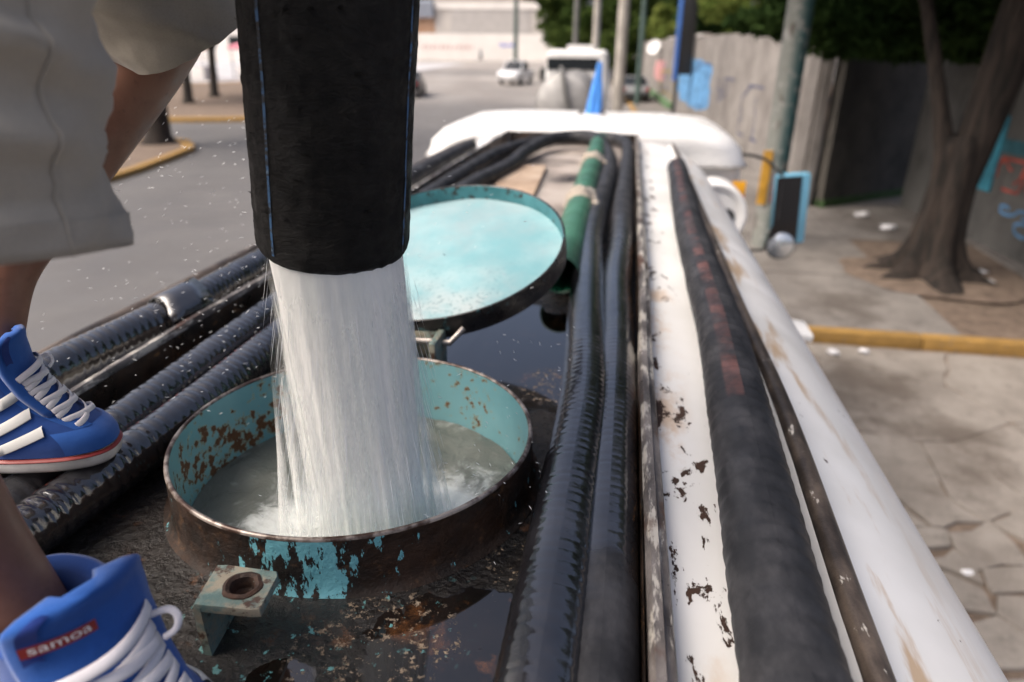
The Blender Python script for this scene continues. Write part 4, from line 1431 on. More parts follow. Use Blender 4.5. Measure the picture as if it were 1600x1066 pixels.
obj('face', MB().ico(hd + Vector((.10, 0, -.01)), .016, 2, (1, .8, 1.5)).ico(hd + Vector((.088, .034, .018)), .011, 2).ico(hd + Vector((.088, -.034, .018)), .011, 2).ico(hd + Vector((.09, 0, -.055)), .016, 2, (.6, 1.6, .5)), M_SKIN, person)
# shirt
def loft(pts, radii, n=48, wr=0.0, seed=0, freq=14):
    P = [Vector(p) for p in pts]
    rr_ = []
    for i, p in enumerate(P):
        t = (P[min(i + 1, len(P) - 1)] - P[max(i - 1, 0)]).normalized()
        ref = Vector((0, 1, 0)) if abs(t.y) < .8 else Vector((1, 0, 0))
        u_ = (ref - t * t.dot(ref)).normalized(); v_ = t.cross(u_)
        ring = []
        for j in range(n):
            a = 2 * math.pi * j / n
            ra = radii[i] if not isinstance(radii[i], tuple) else 1
            ea, eb = (radii[i] if isinstance(radii[i], tuple) else (radii[i], radii[i]))
            q_ = p + u_ * math.cos(a) * ea + v_ * math.sin(a) * eb
            if wr:
                k_ = mnoise.fractal(Vector((q_.x * freq, q_.y * freq, q_.z * freq * 3.4 + q_.x * 9)) + Vector((seed, 0, 0)), 1, 2, 4) * .9
                ph_ = q_.z * 84 + 1.6 * math.cos(a + seed) + 4.5 * mnoise.noise(q_ * 6 + Vector((seed, 3, 1)))
                k_ += (1 - abs(math.sin(ph_ / 2))) ** 1.6 * .8 * max(0, mnoise.noise(q_ * 4.5 + Vector((seed, 9, 9))) + .45)
                q_ += (q_ - p).normalized() * wr * k_
            ring.append(q_)
        rr_.append(ring)
    return rr_
def interp(pts, radii, k):
    P, R2 = [], []
    for i in range(len(pts) - 1):
        for t in range(k):
            q_ = t / k
            P.append(Vector(pts[i]).lerp(Vector(pts[i + 1]), q_))
            a, b = radii[i], radii[i + 1]
            R2.append(tuple(a[m_] + (b[m_] - a[m_]) * q_ for m_ in (0, 1)))
    P.append(Vector(pts[-1])); R2.append(radii[-1])
    return P, R2
P, R2 = interp([pel + Vector((0, 0, -.04)), pel + Vector((.03, 0, .16)), chest, chest + Vector((.01, 0, .12)), neck], [(.20, .16), (.185, .15), (.20, .15), (.17, .11), (.07, .07)], 6)
obj('shirt', MB().rings(loft(P, R2, wr=.008, seed=2)), mat_cloth('grey_shirt', (.25, .26, .28)), person, angle=180)
# shorts: hip section and two wide legs ending at the knee
hemN = Vector((-.466, .388, 3.366))
P, R2 = interp([nH + Vector((.02, .01, .05)), Vector((-.480, .415, 3.56)), hemN], [(.135, .125), (.125, .124), (.113, .113)], 26)
shorts = obj('shorts', MB().rings(loft(P, R2, 110, .016, 5, 8)), M_SHORT, person, angle=180)
sr = loft(P, R2, 110, .016, 5, 8)
sm_ = []
for c_, r_ in zip(P, sr):
    dv = Vector((-c_.x, -c_.y, 0)).normalized()
    dv = Matrix.Rotation(R_(34), 3, 'Z') @ dv
    b_ = max(r_, key=lambda p: (p - c_).normalized().dot(dv))
    sm_.append(tuple(b_ + (b_ - c_).normalized() * .0012))
obj('side_seam', MB().tube(sm_, .0012, 8), M_SHORT, shorts, angle=180)
P2, R3 = P[-4:], R2[-4:]
obj('hem', MB().rings([[p + (p - c_).normalized() * .0009 for p in r_] for c_, r_ in zip(P2, loft(P, R2, 110, .016, 5, 8)[-4:])] + [[P2[-1] + (p - P2[-1]) * .96 for p in loft(P, R2, 110, .016, 5, 8)[-1]]]), M_HEM, shorts, angle=180)
hemF = fK + Vector((.0, -.01, -.03))
P, R2 = interp([fH + Vector((-.01, 0, .05)), (fH + fK) / 2, hemF], [(.135, .125), (.115, .112), (.100, .098)], 22)
o2 = obj('shorts_leg', MB().rings(loft(P, R2, 80, .013, 8, 9)), M_SHORT, shorts, angle=180)
P, R2 = interp([pel + Vector((0, 0, -.12)), pel, pel + Vector((.01, 0, .10))], [(.19, .15), (.215, .17), (.19, .15)], 8)
obj('waistband', MB().rings(loft(P, R2, 64, .004, 3)), M_SHORT, shorts, angle=180)

# sneakers ------------------------------------------------------
SLI = [(.000, -.060, .195, .040), (.006, -.066, .203, .046), (.020, -.067, .206, .048), (.024, -.064, .202, .046), (.040, -.064, .199, .0475), (.052, -.063, .186, .046), (.060, -.062, .168, .0445),
       (.068, -.061, .146, .043), (.078, -.060, .122, .041), (.090, -.058, .102, .0385), (.104, -.057, .086, .037), (.118, -.056, .074, .0365), (.132, -.056, .066, .037), (.142, -.056, .062, .038)]
def sl_at(z):
    zs = [s_[0] for s_ in SLI]
    return [float(np.interp(z, zs, [s_[k] for s_ in SLI])) for k in (1, 2, 3)]
def sh_pt(z, t, out=0.0):
    xb, xf, hw = sl_at(z)
    mid, a = (xb + xf) / 2, (xf - xb) / 2 + out
    c, s_ = math.cos(t), math.sin(t)
    shape = 1 + .10 * c * (1 if z < .07 else .3)
    return Vector((mid + a * math.copysign(abs(c) ** .82, c), (hw + out) * math.copysign(abs(s_) ** .80, s_) * shape, z))
def side_y(x, z):
    xb, xf, hw = sl_at(z)
    mid, a = (xb + xf) / 2, (xf - xb) / 2
    c = max(-1, min(1, (x - mid) / a)); c = math.copysign(abs(c) ** (1 / .82), c)
    s_ = math.sqrt(max(0, 1 - c * c))
    return hw * s_ ** .80 * (1 + .10 * c * (1 if z < .07 else .3))
def front_x(y, z):
    xb, xf, hw = sl_at(z)
    mid, a = (xb + xf) / 2, (xf - xb) / 2
    s_ = min(.98, abs(y) / hw) ** (1 / .80)
    return mid + a * math.sqrt(1 - s_ * s_) ** .82
def shoe(origin, heading, label, tag_text, pitch=0.0, roll=0.0, scale=(1, 1, 1)):
    h = Vector((heading[0], heading[1], 0)).normalized()
    Mx = Matrix.Translation(origin) @ Matrix((( h.x, -h.y, 0, 0), (h.y, h.x, 0, 0), (0, 0, 1, 0), (0, 0, 0, 1))) @ Matrix.Rotation(roll, 4, 'X') @ Matrix.Rotation(pitch, 4, 'Y') @ Matrix.Diagonal((scale[0], scale[1], scale[2], 1))
    def put(name, mb, mat, par, **kw):
        mb.v = [tuple(Mx @ Vector(p)) for p in mb.v]
        return obj(name, mb, mat, par, **kw)
    n = 72
    A = [2 * math.pi * j / n for j in range(n)]
    root = put('shoe', MB().rings([[sh_pt(z, t) + Vector((0, 0, .0018 * mnoise.noise(Vector((z * 60, t * 2, 1))))) for t in A] for z in np.linspace(.024, .142, 26)] +
                                  [[sh_pt(.144, t, -.004) for t in A], [sh_pt(.135, t, -.010) for t in A], [sh_pt(.06, t, -.012) for t in A]]), M_BLUE, person, angle=180)
    root['label'] = label
    put('sole', MB().rings([[sh_pt(z, t, .001) for t in A] for z in (0, .006, .013, .0185)] + [[sh_pt(.02, t, -.003) for t in A]], cap0=True), M_SOLE, root, angle=50)
    put('sole_line', MB().rings([[sh_pt(.0185, t, .0016) for t in A], [sh_pt(.0200, t, .0022) for t in A], [sh_pt(.0220, t, .0016) for t in A], [sh_pt(.023, t, -.001) for t in A]]), M_REDL, root)
    # toe cap
    put('toe_cap', MB().rings([[sh_pt(z, t, o_) for t in np.linspace(-1.15, 1.15, 30)] for z, o_ in ((.026, .0024), (.036, .003), (.046, .003), (.054, .0022), (.057, 0))], closed=False), M_BLUE2, root, angle=180)
    # eyelet stays
    for sg in (-1, 1):
        rr_ = []
        for z in np.linspace(.056, .138, 14):
            ring = []
            for y in (.018, .024, .030, .0335):
                y_ = y * min(1, sl_at(z)[2] * .97 / .0335)
                ring.append(Vector((front_x(y_, z) + .0025, sg * y_, z + .0015)))
            rr_.append(ring)
        put('eyelet_stay', MB().rings(rr_, closed=False), M_BLUE2, root, angle=180)
        # three slanted side stripes
        for k in range(3):
            x1, z1, x2, z2 = [(.022, .036, .104, .062), (.006, .056, .084, .085), (-.012, .078, .066, .109)][k]
            rr_ = []
            for i in range(13):
                q_ = i / 12
                x, z = x1 + (x2 - x1) * q_, z1 + (z2 - z1) * q_
                ring = []
                for w_ in (-1, -.8, .8, 1):
                    xx, zz = x - w_ * .0020, z + w_ * .0068
                    ring.append(Vector((xx, sg * (side_y(xx, zz) + (.0028 if abs(w_) < .9 else .0005)), zz)))
                rr_.append(ring)
            put('side_stripe', MB().rings(rr_, closed=False), M_STRIPEW, root, angle=60)
    # tongue
    def tong(u_, v_):    # u across -1..1, v along 0..1
        path = [Vector((.128, 0, .076)), Vector((.092, 0, .108)), Vector((.074, 0, .140)), Vector((.070, 0, .166)), Vector((.074, 0, .186))]
        q_ = v_ * 4; i = min(3, int(q_)); p = path[i].lerp(path[i + 1], q_ - i)
        hw = .032 + .007 * math.sin(v_ * 2.2)
        if v_ > .85: hw *= math.sqrt(max(.02, 1 - ((v_ - .85) / .16) ** 2))
        return p + Vector((-.016 * u_ * u_, u_ * hw, 0)), hw
    rr_ = []
    for v_ in np.linspace(0, 1, 20):
        top_ = [tong(u_, v_)[0] + Vector((.003 + .003 * (1 - u_ * u_), 0, .002)) for u_ in np.linspace(-1, 1, 11)]
        bot_ = [tong(u_, v_)[0] + Vector((-.005, 0, -.003)) for u_ in np.linspace(1, -1, 11)]
        rr_.append(top_ + bot_)
    tg = put('tongue', MB().rings(rr_, cap0=True, cap1=True), M_BLUE2, root, angle=180)
    rr_ = []
    for v_ in np.linspace(.60, .96, 12):
        for_ = []
        for u_ in (-.93, -.80, -.70):
            for_.append(tong(u_, v_)[0] + Vector((.0075, 0, .003 if u_ == -.8 else .001)))
        rr_.append(for_)
    put('tongue_seam', MB().rings(rr_, closed=False), M_LINING, tg, angle=180)
    if tag_text:
        lab = MB(); rr_ = []
        for v_ in np.linspace(.655, .735, 5):
            rr_.append([tong(u_, v_)[0] + Vector((.0085 + .003 * (1 - u_ * u_), 0, .003)) for u_ in np.linspace(-.93, -.05, 9)])
        lab.rings(rr_, closed=False)
        lb = put('tongue_label', lab, M_REDL, tg, angle=180)
        cu = bpy.data.curves.new('label_text', 'FONT'); cu.body = tag_text; cu.size = 1.0; cu.align_x = 'CENTER'; cu.align_y = 'CENTER'; cu.extrude = 0
        to = bpy.data.objects.new('label_text', cu); col.objects.link(to)
        dg = bpy.context.evaluated_depsgraph_get(); dg.update()
        tm = bpy.data.meshes.new_from_object(to.evaluated_get(dg))
        xs_ = [v.co.x for v in tm.vertices]; W_ = max(xs_) - min(xs_)
        ysm = [v.co.y for v in tm.vertices]; H_ = max(ysm) - min(ysm); y0_ = (max(ysm) + min(ysm)) / 2
        tb = MB()
        for v in tm.vertices:
            u_ = -.49 + v.co.x / W_ * .72; v_ = .695 + (v.co.y - y0_) / H_ * .042
            tb.v.append(tuple(tong(u_, v_)[0] + Vector((.0092 + .003 * (1 - u_ * u_), 0, .0034))))
        tb.f = [tuple(p.vertices) for p in tm.polygons]
        bpy.data.objects.remove(to); bpy.data.meshes.remove(tm)
        tb.v = [tuple(Mx @ Vector(p)) for p in tb.v]
        # third level: keep the print with the label
        obj('label_print', tb, M_WHITEP, tg, smooth=False)
    # laces: flat bands from stay to stay
    zs_ = np.linspace(.060, .128, 6)
    def band(p0, p1, bow, wd=.0046):
        rr2 = []
        for i in range(13):
            q_ = i / 12
            y = p0[0] + (p1[0] - p0[0]) * q_; z = p0[1] + (p1[1] - p0[1]) * q_
            lim = sl_at(z)[2] * .93
            y = max(-lim, min(lim, y))
            tx_ = float(np.interp(z, [.076, .108, .140, .166], [.128, .092, .074, .070])) - .016 * (y / .036) ** 2
            x = max(front_x(y, z) + .0055, tx_ + .0085) + bow * math.sin(math.pi * q_)
            nrm = Vector((.75, 0, .66)); tv = Vector((-.66, 0, .75))
            c_ = Vector((x, y, z + .003 + bow * .6 * math.sin(math.pi * q_)))
            if i in (0, 12): c_ -= nrm * .003
            rr2.append([c_ - tv * wd, c_ - tv * wd * .8 + nrm * .0012, c_ + nrm * .0016, c_ + tv * wd * .8 + nrm * .0012, c_ + tv * wd, c_ - nrm * .001])
        return rr2
    for i in range(len(zs_) - 1):
        dz_ = (zs_[1] - zs_[0])
        put('lace', MB().rings(band((-.029, zs_[i]), (.029, zs_[i] + dz_ * .9), .003), cap0=True, cap1=True), M_LACE, root, angle=180)
        put('lace', MB().rings(band((.029, zs_[i] + .003), (-.029, zs_[i] + dz_ * .55), .0058), cap0=True, cap1=True), M_LACE, root, angle=180)
    put('lace', MB().rings(band((-.032, .128), (.033, .138), .010, .0048), cap0=True, cap1=True), M_LACE, root, angle=180)
    put('lace', MB().tube([tuple(p) for p in spline([(.072, .030, .132), (.084, .037, .137), (.093, .038, .134), (.096, .034, .127), (.091, .027, .122)], .003)[0]], .0026, 8), M_LACE, root)
    return root
shoe((nA.x + .018, nA.y - .004, ZF + .004), (.93, -.36), 'blue sneaker nearest the lens with red tongue tag', 'samoa', scale=(1.10, 1.34, 1.08))
shoe((fA.x + .003, fA.y, ZT + .002), (.94, .34), 'blue sneaker standing on the left rail and hose, three white stripes', None, R_(2), scale=(.67, .93, .97))

# ================================================================ STREET: walls, poles, trees
M_W1 = mat_wall('grey_plaster_wall', (.165, .152, .143), (.25, .235, .222), (.10, .09, .083))
M_W2 = mat_wall('tree_shade_concrete', (.040, .038, .034), (.085, .078, .068), (.022, .022, .019))  # shade of the tree canopy put into the wall colour
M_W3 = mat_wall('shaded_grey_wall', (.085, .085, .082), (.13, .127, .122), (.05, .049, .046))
def wall_seg(name, a, b, za, zb, th, mat, label, ins=0.0):
    """standing wall from a to b (x, y), tops at absolute heights za / zb; origin at a"""
    A_, B_ = Vector((a[0], a[1], 0)), Vector((b[0], b[1], 0))
    d = (B_ - A_); L = d.length; d.normalize(); nn = Vector((d.y, -d.x, 0))
    root = thing(name, label, 'wall', (a[0], a[1], g(a[1])))
    k = max(2, int(L / 1.5)); rr_ = []
    for i in range(k + 1):
        q_ = i / k; p = A_.lerp(B_, q_)
        zt = za + (zb - za) * q_ + .02 * mnoise.noise(Vector((i * .7, a[0], 0)))
        p0 = Vector((p.x, p.y, g(p.y) - .1)); p1 = Vector((p.x, p.y, zt))
        rr_.append([p0, p1, p1 + nn * th, p0 + nn * th])
    obj('wall_panel', MB().rings(rr_, cap0=True, cap1=True), mat, root, smooth=False)
    return root, A_, d, L, nn
w1, A1, d1, L1, n1 = wall_seg('street_wall', (3.86, 15.9), (.60, 58), 4.12, 4.48, .22, M_W1, 'long grey graffiti wall running beside the sidewalk')
# ribbed pilaster at the near end
mb = MB()
for k in range(5):
    mb.box((3.875 + .055 - k * 0 + .02, 15.88 - .0, 2.2), (.16, .1, 4.0)) if k == 0 else None
    mb.box((3.80 - .004 * k, 15.98 + k * .22, 2.22), (.07, .13, 3.86), bev=.01)
obj('pilaster', mb, M_W1, w1)
# wall copings and panels joints
mb = MB(); rr_ = []
for q_ in np.linspace(.35, .62, 8):
    p = A1 + d1 * (L1 * q_); z = 4.12 + .36 * q_
    rr_.append([p + Vector((-.05, 0, z + .0)), p + Vector((-.05, 0, z + .1)), p + Vector((.28, 0, z + .1)), p + Vector((.28, 0, z))])
mb.rings(rr_, cap0=True, cap1=True)
obj('coping', mb, mat_concrete('pale_coping', (.42, .41, .40), (.52, .50, .48)), w1, smooth=False)
def scribble(par, A_, d, nrm, s0, z0, w_, h_, mat, seed, strokes=7, thick=.05, off=.008):
    r_ = random.Random(seed); mb = MB()
    for k in range(strokes):
        p = [r_.uniform(0, w_), r_.uniform(0, h_)]
        ang = r_.uniform(0, 6.28); pts = []
        for i in range(16):
            pts.append(tuple(p)); ang += r_.uniform(-.9, .9)
            p = [min(w_, max(0, p[0] + .09 * w_ * math.cos(ang))), min(h_, max(0, p[1] + .12 * h_ * math.sin(ang)))]
        rr2 = []
        for i in range(16):
            a, b = pts[max(0, i - 1)], pts[min(15, i + 1)]
            t = Vector((b[0] - a[0], b[1] - a[1])); t = t.normalized() if t.length > 1e-6 else Vector((1, 0))
            pn = Vector((-t.y, t.x)) * thick * .5
            o_ = off + .0006 * k
            rr2.append([A_ + d * (s0 + pts[i][0] + sg * pn.x) + Vector((0, 0, z0 + pts[i][1] + sg * pn.y)) + nrm * o_ for sg in (-1, 1)])
        mb.rings(rr2, closed=False)
    return obj('graffiti', mb, mat, par, smooth=False)
G_BLUE = simple('blue_spray_paint', (.10, .27, .50), .8, .3, 4)
G_PINK = simple('pink_spray_paint', (.50, .25, .25), .8, .3, 4)
G_NAVY = simple('dark_blue_spray_paint', (.035, .05, .13), .8, .3, 4)
G_RED = simple('red_spray_paint', (.36, .07, .05), .8, .3, 4)
G_OCH = simple('ochre_spray_paint', (.26, .20, .05), .8, .3, 4)
def patch(par, A_, d, nrm, s0, z0, w_, h_, mat, seed, off=.006):
    """sprayed blob with a ragged outline"""
    ring = []
    for k in range(48):
        a = 2 * math.pi * k / 48
        cx, sx = math.cos(a), math.sin(a)
        q_ = (abs(cx) ** 4 + abs(sx) ** 4) ** -.25
        q_ *= 1 + .18 * mnoise.fractal(Vector((cx * 2.5, sx * 2.5, seed)), 1, 2, 3)
        ring.append(A_ + d * (s0 + w_ / 2 * (1 + cx * q_)) + Vector((0, 0, z0 + h_ / 2 * (1 + sx * q_))) + nrm * off)
    mb = MB(); mb.v = [tuple(p) for p in ring]; mb.f = [tuple(range(48))]
    return obj('graffiti', mb, mat, par, smooth=False)
m1 = -n1
n1w = -n1 if n1.x > 0 else n1
patch(w1, A1, d1, n1w, 12.2, g(28.5) + .85, 8.5, 1.9, G_BLUE, 3)
scribble(w1, A1, d1, n1w, 12.2, g(28) + 1.0, 5.0, 1.6, G_NAVY, 4, 5, .05, .010)
scribble(w1, A1, d1, n1w, 8.0, g(24) + .8, 3.0, 1.5, G_NAVY, 5, 5, .05)
scribble(w1, A1, d1, n1w, 4.5, g(20) + .9, 2.4, 1.4, G_NAVY, 6, 5, .05)
patch(w1, A1, d1, n1w, 26.5, g(42) + 1.2, 5.5, 1.1, G_PINK, 7)
scribble(w1, A1, d1, n1w, 22, g(38) + .4, 7, 1.5, G_OCH, 8, 6, .09)
scribble(w1, A1, d1, n1w, 24, g(40) + .7, 4, 1.5, G_NAVY, 9, 4, .09)
# green painted foot of the wall
for (s0, s1) in ((22, 34), (34, 42)):
    p0, p1 = A1 + d1 * s0 + n1w * .012, A1 + d1 * s1 + n1w * .012
    mb = MB().rings([[p + Vector((0, 0, g(p.y) - .05)), p + Vector((0, 0, g(p.y) + KH + .28)), p + n1w * .22 + Vector((0, 0, g(p.y) + KH + .28)), p + n1w * .22 + Vector((0, 0, g(p.y) - .05))] for p in (p0, p1)], cap0=True, cap1=True)
    obj('painted_footing', mb, M_KGREEN, w1, smooth=False)
dish = thing('satellite_dish', 'pale oval dish fixed to the far street wall top', 'satellite dish', tuple(A1 + d1 * 29 + n1w * .45 + Vector((0, 0, 3.95))))
c_ = Vector(dish.location)
obj('dish', MB().lathe([(.01, 0), (.25, .03), (.42, .10), (.43, .11), (.42, .12), (.25, .05), (.01, .02)], tuple(c_), (-.5, -.75, .35), 28), simple('pale_dish', (.70, .70, .70), .5, .05), dish)
obj('dish_arm', MB().tube([tuple(c_), tuple(c_ - n1w * .44 + Vector((0, 0, -.2)))], .035, 8), M_DKSTEEL, dish)

w2, A2, d2, L2, n2 = wall_seg('back_wall', (4.10, 15.95), (7.2, 18.4), 4.1, 4.25, .25, M_W2, 'concrete wall behind the big tree, tree shade put into its dark colour')
n2w = n2 if n2.y < 0 else -n2
scribble(w2, A2, d2, n2w, .5, 2.6, .9, .7, G_NAVY, 21, 5, .04, .03)
scribble(w2, A2, d2, n2w, 1.6, 1.9, 1.0, .7, G_OCH, 22, 4, .04, .03)
p0, p1 = A2 + n2w * .012, A2 + d2 * L2 + n2w * .012
mb = MB().rings([[p + Vector((0, 0, g(p.y) + .05)), p + Vector((0, 0, g(p.y) + KH + .16)), p + n2w * .3 + Vector((0, 0, g(p.y) + KH + .16)), p + n2w * .3 + Vector((0, 0, g(p.y) + .05))] for p in (p0, p1)], cap0=True, cap1=True)
obj('painted_footing', mb, mat_kerb('dark_green_footing', (.035, .085, .02)), w2, smooth=False)
mb = MB().rings([[p + Vector((0, 0, g(p.y) + KH + .165)), p + Vector((0, 0, g(p.y) + KH + .30)), p + n2w * .12 + Vector((0, 0, g(p.y) + KH + .30)), p + n2w * .12 + Vector((0, 0, g(p.y) + KH + .165))] for p in (p0, p1)], cap0=True, cap1=True)
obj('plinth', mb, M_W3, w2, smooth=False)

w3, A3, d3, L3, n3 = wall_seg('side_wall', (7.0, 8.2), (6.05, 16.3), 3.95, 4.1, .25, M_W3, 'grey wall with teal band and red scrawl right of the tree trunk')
n3w = n3 if n3.x < 0 else -n3
M_TEAL = simple('teal_wall_paint', (.022, .10, .13), .7, .2, 4)
M_TEAL2 = simple('bright_teal_frame', (.045, .26, .36), .6, .2, 4)
def wallbox(par, A_, d, nrm, s0, s1, z0, z1, dep, mat, name):
    mb = MB().rings([[A_ + d * s + Vector((0, 0, z0)) + nrm * .002, A_ + d * s + Vector((0, 0, z1)) + nrm * .002, A_ + d * s + Vector((0, 0, z1)) + nrm * dep, A_ + d * s + Vector((0, 0, z0)) + nrm * dep] for s in (s0, s1)], cap0=True, cap1=True)
    return obj(name, mb, mat, par, smooth=False)
wallbox(w3, A3, d3, n3w, .2, 5.2, 2.04, 2.26, .012, M_TEAL, 'painted_band')
wallbox(w3, A3, d3, n3w, 5.2, 5.75, 1.35, 2.62, .04, M_TEAL2, 'door_frame')
wallbox(w3, A3, d3, n3w, 5.75, 6.6, .45, 2.55, .03, simple('dark_doorway_panel', (.012, .02, .03), .5, .2), 'door_panel')
scribble(w3, A3, d3, n3w, 4.3, 1.45, .85, .50, G_RED, 31, 7, .05, .008)
scribble(w3, A3, d3, n3w, 3.4, .75, 1.4, .45, G_BLUE, 32, 4, .05, .008)
scribble(w3, A3, d3, n3w, 2.2, .8, .7, .6, G_BLUE, 33, 4, .05, .008)
mb = MB().lathe([(.20, 0), (.235, 0), (.235, .01), (.20, .01)], tuple(A3 + d3 * 4.1 + Vector((0, 0, 2.42)) + n3w * .004), tuple(n3w), 32)
obj('painted_ring', mb, simple('black_spray_paint', (.03, .03, .03), .8, .2), w3)
patch(w3, A3, d3, n3w, 2.6, 2.3, .7, .35, M_TEAL2, 34)

# posts
def pole(name, label, x, y, r0, r1, h, mat, cat='pole', group=None, extra=None, base=KH):
    z0 = g(y) + base
    root = thing(name, label, cat, (x, y, z0), group)
    obj('shaft', MB().lathe([(r0 * 1.02, -.05), (r0, .4), (r0 + (r1 - r0) * .5, h * .5), (r1, h), (.001, h + .01)], (x, y, z0), n=20), mat, root)
    return root, z0
def mat_pole():
    m = Mat('weathered_green_pole')
    x, y, z = m.xyz()
    c = m.mixc(m.ramp(x, 2.40, 2.62), (.17, .18, .165), (.035, .095, .10))
    c = m.mixc(m.ramp(m.noise(7, 7, .7), .54, .62), c, (.27, .27, .26))
    c = m.mixc(m.ramp(m.noise(3, 6, .7, m.mapped((1, 1, .6), loc=(2, 1, 0))), .56, .66), c, (.07, .055, .045))
    m.base(c); m.rough(.7); m.bump(m.noise(14, 6, .7), .5, .01)
    return m.m
pg, z0 = pole('lamp_post', 'thick peeling green and grey post on the sidewalk beside the mirror', 2.52, 12.45, .205, .20, 9, mat_pole(), 'post')
obj('painted_plate', MB().box((2.33, 12.24, 1.62), (.15, .02, .9), bev=.004), simple('ochre_plate', (.50, .27, .03), .6, .15), pg)
obj('posted_bill', MB().box((2.55, 12.238, 1.45), (.17, .012, .5), Matrix.Rotation(R_(5), 3, 'Z')), simple('faded_red_bill', (.20, .07, .06), .8, .4, 9), pg)
M_PALEP = simple('pale_concrete_pole', (.36, .335, .30), .8, .15, 2)
M_GREYP = simple('grey_pole', (.13, .13, .125), .7, .15, 2)
M_DGREENP = simple('dark_green_pole', (.05, .085, .075), .6, .15, 2)
PG = 'utility poles along the far sidewalk'
pole('utility_pole', 'thick pale utility pole rising beside the blue fin', -.42, 24.5, .185, .16, 10, M_PALEP, group=PG)
pole('utility_pole', 'slimmer pale pole rising above the far truck roof', -1.75, 34, .17, .14, 10, M_PALEP, group=PG)
pole('utility_pole', 'thin grey pole left of the two pale poles', -3.3, 42, .16, .14, 10, M_GREYP, group=PG)
pole('utility_pole', 'thin dark green pole among leaves right of the thick pale pole', .35, 40, .15, .13, 10, M_DGREENP, group=PG)
pole('street_lamp', 'thin greenish lamp pole before the pale far building', -16.6, 104, .32, .26, 14, M_DGREENP, 'lamp pole', base=0)
sp, z0 = pole('sign_post', 'tall blue edged dark sign panel on a thin post by the wall', 1.9, 32.5, .09, .08, 2.2, M_DKSTEEL, 'sign')
obj('sign_panel', MB().box((2.18, 32.5, z0 + 4.2), (.62, .3, 4.6), bev=.03), M_BLACKP, sp)
obj('sign_edge', MB().box((1.80, 32.48, z0 + 4.1), (.17, .36, 4.9), bev=.03), simple('blue_sign_edge', (.05, .14, .42), .5, .1), sp)

# trees
def leaves(n, cs, size, flat=.5, droop=0.0, seed=0):
    """n leaf faces spread through the clusters cs: (centre, radii, weight)"""
    r_ = np.random.default_rng(seed)
    wts = np.array([c[2] for c in cs], float); wts /= wts.sum()
    idx = r_.choice(len(cs), n, p=wts)
    C_ = np.array([c[0] for c in cs])[idx]; Rr = np.array([c[1] for c in cs])[idx]
    d = r_.normal(size=(n, 3)); d /= np.linalg.norm(d, axis=1)[:, None]
    P_ = C_ + d * Rr * (r_.random((n, 1)) ** .45)
    a = r_.normal(size=(n, 3)); a[:, 2] = a[:, 2] * flat - droop
    a /= np.linalg.norm(a, axis=1)[:, None]
    b = np.cross(a, r_.normal(size=(n, 3))); b /= np.linalg.norm(b, axis=1)[:, None]
    L = size * r_.uniform(.6, 1.4, (n, 1)); W_ = L * .38
    V = np.stack([P_ - a * L, P_ + b * W_, P_ + a * L, P_ - b * W_], 1).reshape(-1, 3)
    mb = MB(); mb.v = [tuple(p) for p in V]
    mb.f = [(4 * i, 4 * i + 1, 4 * i + 2, 4 * i + 3) for i in range(n)]
    return mb
def clusters(c, R, n, seed, sub=.42):
    r_ = random.Random(seed); out = []
    for k in range(n):
        while True:
            p = Vector((r_.uniform(-1, 1), r_.uniform(-1, 1), r_.uniform(-1, 1)))
            if p.length < 1: break
        q_ = r_.uniform(.6, 1.2) * sub
        out.append(((c[0] + p.x * R[0], c[1] + p.y * R[1], c[2] + p.z * R[2]), (R[0] * q_, R[1] * q_, R[2] * q_ * .8), r_.uniform(.5, 1.2)))
    return out
def tree(name, label, x, y, trunk, cs, nleaf, lsize, lmat, bmat, group=None, base=0.0, droop=0.0):
    root = thing(name, label, 'tree', (x, y, g(y) + base), group)
    mb = MB()
    for pts, rs in trunk:
        mb.tube(pts, rs, 14)
    obj('trunk', mb, bmat, root, angle=60)
    obj('crown', leaves(nleaf, cs, lsize, .6, droop, abs(int(x * 13 + y))), lmat, root, smooth=False)
    return root
# the big tree on the corner: fluted trunk with root flare, two limbs
tx, ty = 4.78, 11.2; tz = g(ty) + KH
root = thing('big_tree', 'massive old tree with ridged flaring trunk on the corner sidewalk', 'tree', (tx, ty, tz))
mb = MB(); rr_ = []
hts = [(-.05, .86), (.06, .68), (.18, .50), (.35, .41), (.6, .35), (1.0, .31), (1.5, .29), (1.75, .30), (1.95, .30), (2.1, .25)]
for z, r in hts:
    ring = []
    for j in range(72):
        a = 2 * math.pi * j / 72
        fl = .13 * math.sin(7 * a + .8 * z + 1.2 * math.sin(2 * a)) + .09 * mnoise.fractal(Vector((math.cos(a) * 3, math.sin(a) * 3, z * .9)), 1, 2, 4)
        flare = max(0, 1 - z / .6)
        k = 1 + fl * (.55 + 1.7 * flare)
        ring.append((tx + .03 * z + r * k * math.cos(a), ty + r * k * math.sin(a), tz + z))
    rr_.append(ring)
mb.rings(rr_)
mb.tube([(tx + .06, ty, tz + .6), (tx + .2, ty, tz + 2.0), (tx + .30, ty - .02, tz + 3.0), (tx + .38, ty - .1, tz + 4.6), (tx + .2, ty - .4, tz + 6.5)], [.18, .26, .29, .28, .24], 20)
mb.tube([(tx - .04, ty + .02, tz + .6), (tx - .16, ty, tz + 1.8), (tx - .42, ty + .1, tz + 2.7), (tx - .75, ty + .3, tz + 3.8), (tx - 1.4, ty + .6, tz + 5.5)], [.15, .15, .10, .085, .06], 16)
mb.tube([(tx + .4, ty - .1, tz + 4.4), (tx + 1.2, ty - .5, tz + 5.4), (tx + 2.5, ty - 1, tz + 6.2)], [.2, .15, .08], 12)
obj('trunk', mb, M_BARK, root, angle=70)
cs = clusters((tx - .2, ty + .4, 6.6), (5.4, 5.2, 1.9), 70, 3, .24)
